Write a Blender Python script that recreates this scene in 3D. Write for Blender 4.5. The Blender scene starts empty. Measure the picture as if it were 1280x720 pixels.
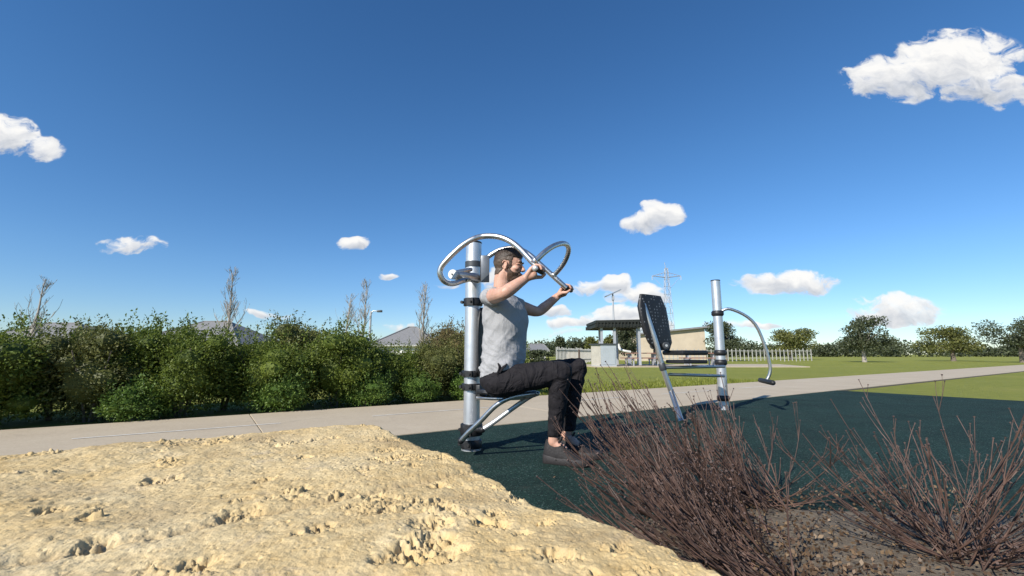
import bpy, bmesh, math, random
import numpy as np
from mathutils import Vector, Matrix, noise, Quaternion
random.seed(7); rng = np.random.default_rng(7)
scene = bpy.context.scene
COL = scene.collection
R = math.radians
# ------------------------------------------------------------------ camera
FPX = 560.0; HOR = 443.0; CAMH = 0.68
PITCH = math.atan((HOR-360)/FPX)
cp, sp = math.cos(PITCH), math.sin(PITCH)
def ray(px, py):
    a = (px-640)/FPX; b = -(py-360)/FPX
    return Vector((a, cp - b*sp, sp + b*cp))
def W(px, py, Y):
    r = ray(px, py); return Vector((0,0,CAMH)) + r*(Y/r.y)
def G(px, py, z=0.0):
    r = ray(px, py); return Vector((0,0,CAMH)) + r*((z-CAMH)/r.z)
cam_d = bpy.data.cameras.new('camera'); cam = bpy.data.objects.new('camera', cam_d); COL.objects.link(cam)
cam.location = (0,0,CAMH); cam.rotation_euler = (R(90)+PITCH, 0, 0)
cam_d.sensor_fit = 'HORIZONTAL'; cam_d.sensor_width = 36; cam_d.lens = 36*FPX/1280
cam_d.clip_start = 0.02; cam_d.clip_end = 5000
scene.camera = cam
# ------------------------------------------------------------------ node helpers
class NT:
    def __init__(s, nt): s.nt = nt
    def n(s, t, **kw):
        nd = s.nt.nodes.new(t)
        for k, v in kw.items(): setattr(nd, k, v)
        return nd
    def l(s, a, b): s.nt.links.new(a, b)
    def math(s, op, a, b=None, c=None, clamp=False):
        m = s.n('ShaderNodeMath', operation=op); m.use_clamp = clamp
        for i, v in enumerate((a, b, c)):
            if v is None: continue
            if isinstance(v, (int, float)): m.inputs[i].default_value = v
            else: s.l(v, m.inputs[i])
        return m.outputs[0]
    def mix(s, fac, a, b, blend='MIX'):
        m = s.n('ShaderNodeMix', data_type='RGBA', blend_type=blend)
        for i, v in ((0, fac), (6, a), (7, b)):
            if isinstance(v, (int, float)): m.inputs[i].default_value = v
            elif isinstance(v, (tuple, list)): m.inputs[i].default_value = (*v[:3], 1)
            else: s.l(v, m.inputs[i])
        return m.outputs[2]
    def noise(s, vec, scale, detail=4, rough=.55, dist=0):
        t = s.n('ShaderNodeTexNoise'); t.inputs['Scale'].default_value = scale
        t.inputs['Detail'].default_value = detail; t.inputs['Roughness'].default_value = rough
        t.inputs['Distortion'].default_value = dist
        if vec is not None: s.l(vec, t.inputs['Vector'])
        return t.outputs['Fac']
    def ramp(s, fac, stops):
        r = s.n('ShaderNodeValToRGB'); e = r.color_ramp.elements
        while len(e) < len(stops): e.new(.5)
        for i, (p, c) in enumerate(stops):
            e[i].position = p
            e[i].color = (*c, 1) if isinstance(c, (tuple, list)) else (c, c, c, 1)
        s.l(fac, r.inputs[0]); return r.outputs[0]
    def bump(s, h, strength=.3, dist=.01, normal=None):
        b = s.n('ShaderNodeBump'); b.inputs['Strength'].default_value = strength
        b.inputs['Distance'].default_value = dist; s.l(h, b.inputs['Height'])
        if normal is not None: s.l(normal, b.inputs['Normal'])
        return b.outputs[0]
MAT = {}
def new_mat(name):
    m = bpy.data.materials.new(name); m.use_nodes = True
    nt = NT(m.node_tree); b = m.node_tree.nodes['Principled BSDF']
    MAT[name] = m
    return m, nt, b
def objco(nt): return nt.n('ShaderNodeTexCoord').outputs['Object']
def geopos(nt): return nt.n('ShaderNodeNewGeometry').outputs['Position']
def simple(name, col, rough=.5, metal=0, var=.15, scale=20, bump=0, bscale=60, bdist=.002, spec=.5, rvar=.1, stretch=None):
    m, nt, b = new_mat(name)
    co = objco(nt)
    if stretch:
        mp = nt.n('ShaderNodeMapping'); mp.inputs['Scale'].default_value = stretch; nt.l(co, mp.inputs[0]); co = mp.outputs[0]
    f = nt.noise(co, scale, 5)
    lo = tuple(max(0, c*(1-var)) for c in col); hi = tuple(min(1, c*(1+var)) for c in col)
    nt.l(nt.ramp(f, [(.3, lo), (.7, hi)]), b.inputs['Base Color'])
    b.inputs['Metallic'].default_value = metal
    b.inputs['Specular IOR Level'].default_value = spec
    r = nt.ramp(nt.noise(co, scale*2.3, 3), [(.3, max(0, rough-rvar)), (.7, min(1, rough+rvar))])
    nt.l(r, b.inputs['Roughness'])
    if bump:
        nt.l(nt.bump(nt.noise(co, bscale, 5), bump, bdist), b.inputs['Normal'])
    return m
simple('galv', (.66,.67,.68), .42, .75, .05, 5, .04, 90, .0005, rvar=.05)
simple('steel', (.60,.585,.56), .34, .95, .06, 20, .03, 80, .0005, rvar=.05)
simple('disc', (.66,.66,.64), .45, .2, .06, 30)
simple('cap_metal', (.7,.68,.64), .35, .6, .06, 30)
simple('black_plastic', (.012,.012,.013), .5, 0, .3, 30, .1, 200, .001)
simple('black_rubber', (.012,.012,.013), .6, 0, .3, 30, .2, 300, .001)
simple('plate_grey', (.12,.135,.155), .4, .3, .1, 10)
simple('dark_grey', (.06,.065,.07), .5, .3, .1, 10)
simple('shoe', (.015,.013,.013), .75, 0, .3, 40, .6, 500, .002)
simple('shoe_sole', (.021,.018,.018), .7, 0, .2, 60, .3, 200, .002)
simple('lace', (.028,.025,.026), .8, 0, .2, 60)
simple('bark', (.16,.13,.10), .9, 0, .3, 12, .5, 40, .01)
simple('bark_pale', (.34,.30,.26), .9, 0, .25, 8, .4, 30, .01)
simple('twig', (.088,.050,.036), .65, 0, .75, 14, .3, 200, .002)
simple('seed', (.085,.055,.045), .8, 0, .5, 60)
simple('roof_tile', (.21,.205,.20), .8, 0, .15, 3, .3, 8, .03)
simple('render_white', (.72,.70,.66), .8, 0, .06, 2)
simple('render_beige', (.52,.43,.32), .85, 0, .08, 1.2)
simple('brick', (.36,.26,.19), .9, 0, .12, 6)
simple('window_glass', (.05,.06,.07), .1, 0, .1, 2)
simple('fence_white', (.42,.41,.38), .6, 0, .08, 4)
simple('fence_brown', (.10,.075,.06), .7, 0, .2, 4)
simple('shelter_dark', (.018,.020,.016), .6, .2, .25, 3)
simple('box_grey', (.40,.43,.45), .5, .2, .06, 1.5)
simple('box_side', (.42,.39,.33), .7, 0, .1, 3)
simple('table_red', (.25,.12,.09), .6, 0, .15, 3)
simple('pylon_grey', (.42,.43,.45), .5, .3, .06, 1)
simple('solar', (.30,.32,.36), .3, .4, .1, 3)
simple('lip', (.36,.16,.13), .5, 0, .1, 90)
simple('eye_white', (.42,.38,.35), .2, 0, .02, 30)
simple('iris', (.03,.02,.015), .15, 0, .02, 30)
simple('paint_white', (.74,.74,.70), .7, 0, .15, 8)
m = MAT['galv']; nt = NT(m.node_tree); b = m.node_tree.nodes['Principled BSDF']; co = objco(nt)
mp = nt.n('ShaderNodeMapping'); mp.inputs['Scale'].default_value = (30,30,2.2); nt.l(co, mp.inputs[0])
old = b.inputs['Base Color'].links[0].from_socket
g_ = nt.ramp(nt.noise(mp.outputs[0], 1.3, 6, .7), [(.50, 0.0),(.75, .40)])
nt.l(nt.mix(g_, old, (.40,.38,.35)), b.inputs['Base Color'])
# skin
m, nt, b = new_mat('skin'); co = objco(nt)
c1 = nt.ramp(nt.noise(co, 22, 5), [(.3, (.50,.265,.18)), (.7, (.62,.37,.27))])
c1 = nt.mix(.18, c1, nt.ramp(nt.noise(co, 170, 4, .7), [(.35, (.36,.17,.11)), (.65, (.68,.43,.33))]))
nt.l(c1, b.inputs['Base Color']); b.inputs['Roughness'].default_value = .5
b.inputs['Subsurface Weight'].default_value = .12; b.inputs['Subsurface Radius'].default_value = (.02,.008,.004); b.inputs['Subsurface Scale'].default_value = .3
nt.l(nt.bump(nt.noise(co, 260, 4), .25, .001), b.inputs['Normal'])
# hair
def hairmat(name, a, c):
    m, nt, b = new_mat(name); co = objco(nt)
    mp = nt.n('ShaderNodeMapping'); mp.inputs['Scale'].default_value = (1, 1, .35); nt.l(co, mp.inputs[0])
    f = nt.noise(mp.outputs[0], 260, 3)
    nt.l(nt.ramp(f, [(.3, a), (.7, c)]), b.inputs['Base Color']); b.inputs['Roughness'].default_value = .55
    nt.l(nt.bump(f, .8, .003), b.inputs['Normal'])
hairmat('hair', (.020,.013,.009), (.075,.047,.030))
hairmat('hair_side', (.045,.030,.021), (.12,.082,.058))
hairmat('beard', (.028,.015,.009), (.11,.060,.034))
# fabrics
def fabric(name, a, c, wr, wscale=9, micro=700, stretch=(1,1,.6)):
    m, nt, b = new_mat(name); co = objco(nt)
    f = nt.noise(co, 350, 3, .7)
    nt.l(nt.ramp(f, [(.3, a), (.7, c)]), b.inputs['Base Color']); b.inputs['Roughness'].default_value = .85
    b.inputs['Specular IOR Level'].default_value = .25
    mp = nt.n('ShaderNodeMapping'); mp.inputs['Scale'].default_value = stretch; nt.l(co, mp.inputs[0])
    n1 = nt.bump(nt.noise(mp.outputs[0], wscale, 3, .5, 1.2), wr, .03)
    nt.l(nt.bump(nt.noise(co, micro, 2), .25, .001, n1), b.inputs['Normal'])
fabric('shirt', (.30,.295,.295), (.39,.385,.385), .55, 9, 900)
fabric('collar_dark', (.04,.04,.05), (.06,.06,.07), .1)
fabric('trousers', (.011,.0095,.011), (.020,.0175,.0195), 1.0, 14)
m, nt, b = new_mat('perforated'); co = objco(nt)
v = nt.n('ShaderNodeTexVoronoi'); v.inputs['Scale'].default_value = 26; v.inputs['Randomness'].default_value = .25; nt.l(co, v.inputs['Vector'])
dm = nt.ramp(v.outputs['Distance'], [(.20, 1.0),(.27, 0.0)])
nt.l(nt.mix(dm, (.012,.012,.013), (.16,.17,.18)), b.inputs['Base Color']); b.inputs['Roughness'].default_value = .55
nt.l(nt.bump(dm, -.6, .006), b.inputs['Normal'])
# leaf materials
def leafmat(name, stops, trans=.25, rough=.5):
    m, nt, b = new_mat(name)
    g = nt.n('ShaderNodeNewGeometry'); co = objco(nt)
    f = nt.math('ADD', nt.math('MULTIPLY', g.outputs['Random Per Island'], .55), nt.math('MULTIPLY', nt.noise(co, 2.6, 3), .45))
    c = nt.ramp(f, stops)
    nt.l(c, b.inputs['Base Color']); b.inputs['Roughness'].default_value = rough
    b.inputs['Specular IOR Level'].default_value = .3
    t = nt.n('ShaderNodeBsdfTranslucent'); nt.l(c, t.inputs[0])
    mx = nt.n('ShaderNodeMixShader'); mx.inputs[0].default_value = trans
    out = nt.nt.nodes['Material Output']
    nt.l(b.outputs[0], mx.inputs[1]); nt.l(t.outputs[0], mx.inputs[2]); nt.l(mx.outputs[0], out.inputs[0])
leafmat('leaf_hedge', [(.15,(.055,.080,.012)),(.5,(.13,.175,.028)),(.85,(.24,.28,.05))], .35)
leafmat('leaf_bright', [(.15,(.04,.08,.012)),(.5,(.10,.17,.03)),(.85,(.19,.26,.05))])
leafmat('leaf_olive', [(.15,(.060,.072,.018)),(.5,(.130,.140,.038)),(.85,(.22,.215,.07))])
leafmat('leaf_dry', [(.15,(.07,.055,.025)),(.5,(.15,.12,.045)),(.85,(.24,.19,.08))])
leafmat('leaf_gum', [(.15,(.035,.045,.022)),(.5,(.075,.09,.045)),(.85,(.12,.135,.065))])
leafmat('litter', [(.15,(.05,.032,.022)),(.5,(.12,.075,.045)),(.85,(.24,.165,.095))], .1)
leafmat('grass_blade', [(.15,(.12,.145,.02)),(.5,(.22,.245,.04)),(.85,(.34,.34,.08))], .3)
# ground materials
m, nt, b = new_mat('lawn'); co = geopos(nt)
a1 = nt.noise(co, .35, 5, .6); a2 = nt.noise(co, 5, 5, .7); a3 = nt.noise(co, 90, 3, .7)
c = nt.ramp(a1, [(.32,(.19,.215,.030)),(.55,(.27,.28,.045)),(.72,(.38,.33,.09))])
c = nt.mix(.5, c, nt.ramp(a2, [(.3,(.17,.20,.03)),(.7,(.37,.35,.08))]))
c = nt.mix(.35, c, nt.ramp(a3, [(.3,(.08,.11,.02)),(.7,(.36,.36,.10))]))
nt.l(c, b.inputs['Base Color']); b.inputs['Roughness'].default_value = .9; b.inputs['Specular IOR Level'].default_value = .15
nt.l(nt.bump(a3, .7, .04), b.inputs['Normal'])
m, nt, b = new_mat('concrete'); co = geopos(nt)
c = nt.ramp(nt.noise(co, 1.3, 6, .65), [(.3,(.43,.34,.225)),(.7,(.54,.445,.31))])
c = nt.mix(.35, c, nt.ramp(nt.noise(co, 60, 4, .7), [(.3,(.27,.23,.175)),(.7,(.56,.48,.37))]))
st = nt.ramp(nt.noise(co, 2.7, 6, .7, .8), [(.60, 0.0),(.72, .35)])
c = nt.mix(st, c, (.22,.18,.14))
nt.l(c, b.inputs['Base Color']); b.inputs['Roughness'].default_value = .85
nt.l(nt.bump(nt.noise(co, 120, 4, .7), .35, .004), b.inputs['Normal'])
simple('path_joint', (.14,.12,.10), .9, 0, .2, 12)
m, nt, b = new_mat('rubber_ground'); co = geopos(nt)
v = nt.n('ShaderNodeTexVoronoi'); v.inputs['Scale'].default_value = 170; nt.l(co, v.inputs['Vector'])
sep = nt.n('ShaderNodeSeparateColor'); nt.l(v.outputs['Color'], sep.inputs[0])
c = nt.ramp(sep.outputs[0], [(.0,(.005,.013,.011)),(.55,(.010,.029,.023)),(.93,(.018,.050,.038)),(.985,(.09,.13,.115))])
c2 = nt.ramp(nt.noise(co, 1.7, 5, .6), [(.3, .75),(.7, 1.3)])
c = nt.mix(1.0, c, c2, 'MULTIPLY')
dust = nt.ramp(nt.noise(co, 3.2, 8, .75), [(.56, 0.0),(.78, .22)])
c = nt.mix(dust, c, (.16,.15,.12))
nt.l(c, b.inputs['Base Color']); b.inputs['Roughness'].default_value = .9; b.inputs['Specular IOR Level'].default_value = .2
nt.l(nt.bump(v.outputs['Distance'], .8, .004), b.inputs['Normal'])
m, nt, b = new_mat('soil'); co = geopos(nt)
c = nt.ramp(nt.noise(co, 14, 6, .7), [(.3,(.10,.075,.05)),(.7,(.26,.21,.15))])
nt.l(c, b.inputs['Base Color']); b.inputs['Roughness'].default_value = .95
nt.l(nt.bump(nt.noise(co, 60, 5, .7), 1, .02), b.inputs['Normal'])
m, nt, b = new_mat('limestone'); co = objco(nt)
n1 = nt.noise(co, 3.2, 6, .6); n2 = nt.noise(co, 38, 5, .7); n3 = nt.noise(co, 190, 3, .6)
c = nt.ramp(n1, [(.28,(.46,.32,.135)),(.5,(.585,.44,.22)),(.72,(.69,.57,.35))])
c = nt.mix(.45, c, nt.ramp(n2, [(.3,(.42,.285,.13)),(.6,(.66,.52,.295))]))
g1 = nt.ramp(nt.noise(co, 7, 6, .75, .6), [(.57, 0.0),(.70, .42)])
c = nt.mix(g1, c, (.36,.31,.26))
yl = nt.ramp(nt.noise(co, 2.1, 5, .7, 1.0), [(.50, 0.0),(.68, .5)])
c = nt.mix(yl, c, (.60,.40,.15))
lch = nt.ramp(nt.noise(co, 26, 5, .8), [(.67, 0.0),(.75, .45)])
c = nt.mix(lch, c, (.25,.225,.20))
at = nt.n('ShaderNodeAttribute', attribute_name='stain')
c = nt.mix(nt.math('MULTIPLY', at.outputs['Fac'], .6), c, (.33,.24,.13))
nt.l(c, b.inputs['Base Color']); b.inputs['Roughness'].default_value = .95; b.inputs['Specular IOR Level'].default_value = .15
bb = nt.bump(n2, .45, .004); vv = nt.n('ShaderNodeTexVoronoi'); vv.inputs['Scale'].default_value = 300; nt.l(co, vv.inputs['Vector'])
bb = nt.bump(vv.outputs['Distance'], .30, .0016, bb)
nt.l(nt.bump(n3, .35, .0015, bb), b.inputs['Normal'])
# ------------------------------------------------------------------ object helpers
def root_of(o):
    while o.parent: o = o.parent
    return o
def tag(o, label=None, cat=None, group=None, kind=None):
    if label: o['label'] = label
    if cat: o['category'] = cat
    if group: o['group'] = group
    if kind: o['kind'] = kind
    return o
def thing(name, loc, label, cat, group=None):
    o = bpy.data.objects.new(name, None); COL.objects.link(o); o.location = loc; o.empty_display_size = .2
    return tag(o, label, cat, group)
def copy_tree(o, parent=None):
    c = o.copy(); COL.objects.link(c)
    if parent is not None: c.parent = parent
    for ch in list(o.children): copy_tree(ch, c)
    return c
def add_obj(name, me, mats, parent=None, origin=None):
    if not isinstance(mats, (list, tuple)): mats = [mats]
    for mm in mats: me.materials.append(MAT[mm])
    o = bpy.data.objects.new(name, me); COL.objects.link(o)
    if parent is not None:
        rt = root_of(parent); me.transform(Matrix.Translation(-Vector(rt.location))); o.parent = parent
    elif origin is not None:
        me.transform(Matrix.Translation(-Vector(origin))); o.location = origin
    return o
def frame_from(d, up=Vector((0,0,1))):
    d = d.normalized()
    if abs(d.dot(up)) > .97: up = Vector((1,0,0))
    x = up.cross(d).normalized(); y = d.cross(x)
    return x, y
def catmull(pts, n=6):
    P = [Vector(p) for p in pts]; out = []
    for i in range(len(P)-1):
        p0 = P[max(i-1,0)]; p1 = P[i]; p2 = P[i+1]; p3 = P[min(i+2,len(P)-1)]
        for k in range(n):
            t = k/n
            out.append(.5*((2*p1)+(p2-p0)*t+(2*p0-5*p1+4*p2-p3)*t*t+(3*p1-p0-3*p2+p3)*t**3))
    out.append(P[-1]); return out
class MB:
    def __init__(s): s.v = []; s.f = []; s.m = []; s.cm = 0
    def add(s, v, f):
        b = len(s.v); s.v += [Vector(x) for x in v]
        for q in f: s.f.append(tuple(b+i for i in q)); s.m.append(s.cm)
        return s
    def box(s, c, size, rz=0, rx=0, ry=0, M=None):
        hx, hy, hz = [q/2 for q in size]
        if M is None: M = Matrix.Rotation(rz,3,'Z') @ Matrix.Rotation(ry,3,'Y') @ Matrix.Rotation(rx,3,'X')
        vs = [Vector(c)+M@Vector((x,y,z)) for x in (-hx,hx) for y in (-hy,hy) for z in (-hz,hz)]
        return s.add(vs, [(0,1,3,2),(4,6,7,5),(0,4,5,1),(2,3,7,6),(0,2,6,4),(1,5,7,3)])
    def rings(s, rings, cap=True):
        n = len(rings[0]); vs = [p for r in rings for p in r]; fs = []
        for i in range(len(rings)-1):
            for j in range(n):
                k = (j+1) % n
                fs.append((i*n+j, i*n+k, (i+1)*n+k, (i+1)*n+j))
        if cap:
            fs.append(tuple(reversed(range(n)))); b = (len(rings)-1)*n; fs.append(tuple(b+j for j in range(n)))
        return s.add(vs, fs)
    def tube(s, pts, r, n=10, cap=True, round_=False, flat=1.0, up=Vector((0,0,1))):
        P = [Vector(p) for p in pts]; N = len(P)
        rr = [r]*N if isinstance(r, (int, float)) else list(r)
        rings = []; x = None
        dirs = [(P[min(i+1,N-1)]-P[max(i-1,0)]).normalized() for i in range(N)]
        for i in range(N):
            d = dirs[i]
            if x is None: x, y = frame_from(d, up)
            else:
                x = (x - d*x.dot(d)).normalized(); y = d.cross(x)
            rings.append((P[i], x.copy(), y.copy(), rr[i]))
        out = []
        def ring(c, x, y, q): return [c + x*math.cos(2*math.pi*j/n)*q + y*math.sin(2*math.pi*j/n)*q*flat for j in range(n)]
        if round_:
            c, x0, y0, q = rings[0]
            for a in (80, 55, 28): out.append(ring(c - dirs[0]*q*math.sin(R(a)), x0, y0, q*math.cos(R(a))))
        for c, xx, yy, q in rings: out.append(ring(c, xx, yy, q))
        if round_:
            c, x0, y0, q = rings[-1]
            for a in (28, 55, 80): out.append(ring(c + dirs[-1]*q*math.sin(R(a)), x0, y0, q*math.cos(R(a))))
        return s.rings(out, cap)
    def cyl(s, a, b, r, n=24, bev=0.0):
        a = Vector(a); b = Vector(b); d = (b-a).normalized()
        if bev: return s.tube([a, a+d*bev*.001+d*0.0001, a+d*bev, b-d*bev, b-d*0.0001, b], [r-bev, r-bev, r, r, r-bev, r-bev], n)
        return s.tube([a, b], r, n)
    def ell(s, c, rad, M=None, nu=16, nv=10):
        c = Vector(c); M = M or Matrix.Identity(3); rings = []
        for i in range(nv):
            t = math.pi*(i+.5)/nv
            rings.append([c + M@Vector((rad[0]*math.sin(t)*math.cos(2*math.pi*j/nu), rad[1]*math.sin(t)*math.sin(2*math.pi*j/nu), -rad[2]*math.cos(t))) for j in range(nu)])
        return s.rings(rings)
    def prism(s, poly, z0, z1):
        n = len(poly)
        vs = [Vector((p[0],p[1],z0)) for p in poly]+[Vector((p[0],p[1],z1)) for p in poly]
        fs = [tuple(reversed(range(n))), tuple(range(n,2*n))]+[(i,(i+1)%n,n+(i+1)%n,n+i) for i in range(n)]
        return s.add(vs, fs)
    def mesh(s, name):
        me = bpy.data.meshes.new(name); me.from_pydata([tuple(v) for v in s.v], [], s.f)
        me.polygons.foreach_set('material_index', s.m); me.validate(); me.update()
        bm = bmesh.new(); bm.from_mesh(me); bmesh.ops.recalc_face_normals(bm, faces=bm.faces); bm.to_mesh(me); bm.free()
        return me
    def build(s, name, mats, parent=None, origin=None, smooth=True, angle=35, bevel=0):
        me = s.mesh(name)
        if bevel:
            bm = bmesh.new(); bm.from_mesh(me)
            es = [e for e in bm.edges if len(e.link_faces)==2 and e.calc_face_angle() > .6]
            bmesh.ops.bevel(bm, geom=es, offset=bevel, segments=2, affect='EDGES', profile=.5, clamp_overlap=True)
            bm.to_mesh(me); bm.free()
        if smooth:
            me.shade_smooth(); me.set_sharp_from_angle(angle=R(angle))
        return add_obj(name, me, mats, parent, origin)
def remesh(mb, voxel, smooth=4, fac=.5):
    me = mb.mesh('tmp'); o = bpy.data.objects.new('tmp', me); COL.objects.link(o)
    md = o.modifiers.new('r', 'REMESH'); md.mode = 'VOXEL'; md.voxel_size = voxel; md.use_smooth_shade = True
    if smooth:
        ms = o.modifiers.new('s', 'SMOOTH'); ms.factor = fac; ms.iterations = smooth
    dg = bpy.context.evaluated_depsgraph_get(); dg.update()
    res = bpy.data.meshes.new_from_object(o.evaluated_get(dg))
    bpy.data.objects.remove(o); bpy.data.meshes.remove(me)
    res.shade_smooth(); return res
def leaves_mesh(name, pts, size, nrm=None, aspect=.5, jitter=.35, extra=None, hang=0):
    """one rhombus leaf per point"""
    n = len(pts); pts = np.asarray(pts, dtype=np.float64)
    d = rng.normal(size=(n,3)); d[:,2] -= hang
    if nrm is not None: d = d*.8 + nrm*.9
    d /= np.linalg.norm(d, axis=1, keepdims=True)+1e-9
    q = rng.normal(size=(n,3)); t = np.cross(d, q); t /= np.linalg.norm(t, axis=1, keepdims=True)+1e-9
    sz = (size*(1+jitter*rng.uniform(-1,1,size=n)))[:,None]
    bn = np.cross(d, t)
    a = pts; b = pts + d*sz*.5 + t*sz*aspect*.5; c = pts + d*sz + bn*sz*.12; e = pts + d*sz*.5 - t*sz*aspect*.5
    V = np.stack([a,b,c,e], 1).reshape(-1,3)
    F = np.arange(4*n).reshape(n,4)
    me = bpy.data.meshes.new(name)
    if extra is not None:   # extra = (verts, quads) core, appended
        ev, ef = extra; ev = np.asarray([tuple(x) for x in ev]); base = len(V)
        V = np.vstack([V, ev]); faces = [tuple(x) for x in F]+[tuple(base+i for i in f) for f in ef]
        me.from_pydata([tuple(x) for x in V], [], faces)
    else:
        me.vertices.add(len(V)); me.vertices.foreach_set('co', V.ravel())
        me.loops.add(4*n); me.loops.foreach_set('vertex_index', F.ravel())
        me.polygons.add(n); me.polygons.foreach_set('loop_start', np.arange(0,4*n,4)); me.polygons.foreach_set('loop_total', np.full(n,4))
    me.update(); me.validate(); return me
def clump_points(lumps, n, shell=.55):
    """lumps: list of (center, radii); returns points in shells, normals"""
    vol = np.array([l[1][0]*l[1][1]*l[1][2] for l in lumps])**(2/3); vol /= vol.sum()
    P = []; Nn = []
    for (c, r), w in zip(lumps, vol):
        k = max(4, int(n*w)); d = rng.normal(size=(k,3)); d /= np.linalg.norm(d, axis=1, keepdims=True)
        rad = shell + (1.08-shell)*rng.random(k)**.6
        P.append(np.array(c)+d*np.array(r)*rad[:,None]); Nn.append(d)
    return np.vstack(P), np.vstack(Nn)

# ------------------------------------------------------------------ world and sun
SUN_AZ = math.atan2(-.60, -.70)      # direction towards the sun, from +Y clockwise
SUN_EL = R(34)
w = bpy.data.worlds.new('World'); scene.world = w; w.use_nodes = True
wn = NT(w.node_tree); bg = w.node_tree.nodes['Background']
sky = wn.n('ShaderNodeTexSky'); sky.sky_type = 'NISHITA'; sky.sun_disc = False
sky.sun_elevation = SUN_EL; sky.sun_rotation = SUN_AZ % (2*math.pi)
sky.air_density = 1.0; sky.dust_density = 0.0; sky.ozone_density = 4.0; sky.altitude = 0
SKY_STR = .108
dirv = wn.n('ShaderNodeTexCoord').outputs['Generated']
sx = wn.n('ShaderNodeSeparateXYZ'); wn.l(dirv, sx.inputs[0])
ysafe = wn.math('MAXIMUM', sx.outputs[1], .02); az = wn.math('DIVIDE', sx.outputs[0], ysafe); el = wn.math('DIVIDE', sx.outputs[2], ysafe)
cw0 = wn.n('ShaderNodeCombineXYZ'); wn.l(az, cw0.inputs[0]); wn.l(el, cw0.inputs[1])
wt = wn.n('ShaderNodeTexNoise'); wt.inputs['Scale'].default_value = 11; wt.inputs['Detail'].default_value = 3; wn.l(cw0.outputs[0], wt.inputs['Vector'])
wsep = wn.n('ShaderNodeSeparateColor'); wn.l(wt.outputs['Color'], wsep.inputs[0])
az = wn.math('ADD', az, wn.math('MULTIPLY', wn.math('SUBTRACT', wsep.outputs[0], .5), .10))
el = wn.math('ADD', el, wn.math('MULTIPLY', wn.math('SUBTRACT', wsep.outputs[1], .5), .055))
clouds = [(805,278,38,15,1),(828,268,34,18,1),(737,357,34,13,.95),(770,356,24,13,.95),(800,371,40,17,1.05),(778,394,50,13,.95),(702,405,30,8,.75),(690,392,26,8,.7),
          (746,400,30,10,.8),(800,408,50,12,.8),(612,352,16,18,.5),(441,303,22,11,.9),(489,343,19,6,.8),(560,360,14,5,.35),(495,405,26,5,.5),(700,415,40,5,.4),
          (612,372,20,16,.35),(1200,80,95,50,1),(1115,98,70,34,.9),(1250,110,60,30,.8),(985,352,76,18,.8),(1120,388,70,24,.8),(10,172,45,30,.85),(48,188,34,18,.7),(160,306,58,12,.6),(330,395,40,6,.5),(930,405,60,7,.6)]
M_ = None; T_ = None
for (cx, cy, rx, ry, amp) in clouds:
    d = ray(cx, cy).normalized(); d1 = ray(cx+rx, cy).normalized(); d2 = ray(cx, cy-ry).normalized()
    a0 = d.x/d.y; e0 = d.z/d.y
    sa = abs(d1.x/d1.y-a0); se = abs(d2.z/d2.y-e0)
    u = wn.math('MULTIPLY', wn.math('SUBTRACT', az, a0), 1/sa); v = wn.math('MULTIPLY', wn.math('SUBTRACT', el, e0), 1/se)
    q = wn.math('ADD', wn.math('POWER', wn.math('ABSOLUTE', u), 2), wn.math('POWER', wn.math('ABSOLUTE', v), 2))
    mk = wn.math('MULTIPLY', wn.math('SUBTRACT', 1.0, q, clamp=True), amp)
    sh = wn.math('MULTIPLY', mk, v)
    M_ = mk if M_ is None else wn.math('MAXIMUM', M_, mk)
    T_ = sh if T_ is None else wn.math('ADD', T_, sh)
cmb = wn.n('ShaderNodeCombineXYZ'); wn.l(az, cmb.inputs[0]); wn.l(el, cmb.inputs[1])
mpn = wn.n('ShaderNodeMapping'); mpn.inputs['Scale'].default_value = (1,1.5,1); wn.l(cmb.outputs[0], mpn.inputs[0])
nz = wn.noise(mpn.outputs[0], 15, 9, .60, .3); nz2 = wn.noise(mpn.outputs[0], 26, 6, .6, .3)
dens = wn.math('ADD', wn.math('ADD', M_, wn.math('MULTIPLY', wn.math('SUBTRACT', nz, .5), 2.7)), -.10)
dens = wn.math('MULTIPLY', dens, wn.math('GREATER_THAN', M_, .001))
fade = wn.math('MULTIPLY', M_, 5.0, clamp=True)
mask = wn.math('MULTIPLY', wn.ramp(wn.math('MULTIPLY', dens, fade), [(.0, 0.0), (.14, .30), (.38, .88), (.7, .98)]), fade, clamp=True)
tone = wn.math('ADD', wn.math('MULTIPLY', T_, .95), wn.math('ADD', wn.math('MULTIPLY', wn.math('SUBTRACT', nz2, .5), 1.1), .68), clamp=True)
ccol = wn.ramp(tone, [(.1, (3.3,3.6,4.1)), (.5, (5.4,5.5,5.7)), (.9, (7.3,7.2,7.0))])
hsv = wn.n('ShaderNodeHueSaturation'); hsv.inputs['Saturation'].default_value = 1.22; hsv.inputs['Hue'].default_value = .5; wn.l(sky.outputs[0], hsv.inputs['Color'])
skycol = wn.mix(1.0, hsv.outputs[0], wn.ramp(sx.outputs[2], [(.0, (.68,.79,.96)), (.18, (.92,.92,1.0)), (.40, (1.06,.98,1)), (.8, (1.1,.95,.98))]), 'MULTIPLY')
wn.l(wn.mix(mask, skycol, ccol), bg.inputs[0]); bg.inputs[1].default_value = SKY_STR
sd = bpy.data.lights.new('sun', 'SUN'); sd.energy = 4.9; sd.angle = R(.53); sd.color = (1,.955,.88)
so = bpy.data.objects.new('sun', sd); COL.objects.link(so); so.location = (-20,-20,20)
to_sun = Vector((math.sin(SUN_AZ)*math.cos(SUN_EL), math.cos(SUN_AZ)*math.cos(SUN_EL), math.sin(SUN_EL)))
so.rotation_euler = to_sun.to_track_quat('Z', 'Y').to_euler()
scene.view_settings.view_transform = 'Standard'; scene.view_settings.look = 'None'
scene.view_settings.exposure = .36; scene.view_settings.gamma = 1

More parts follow.
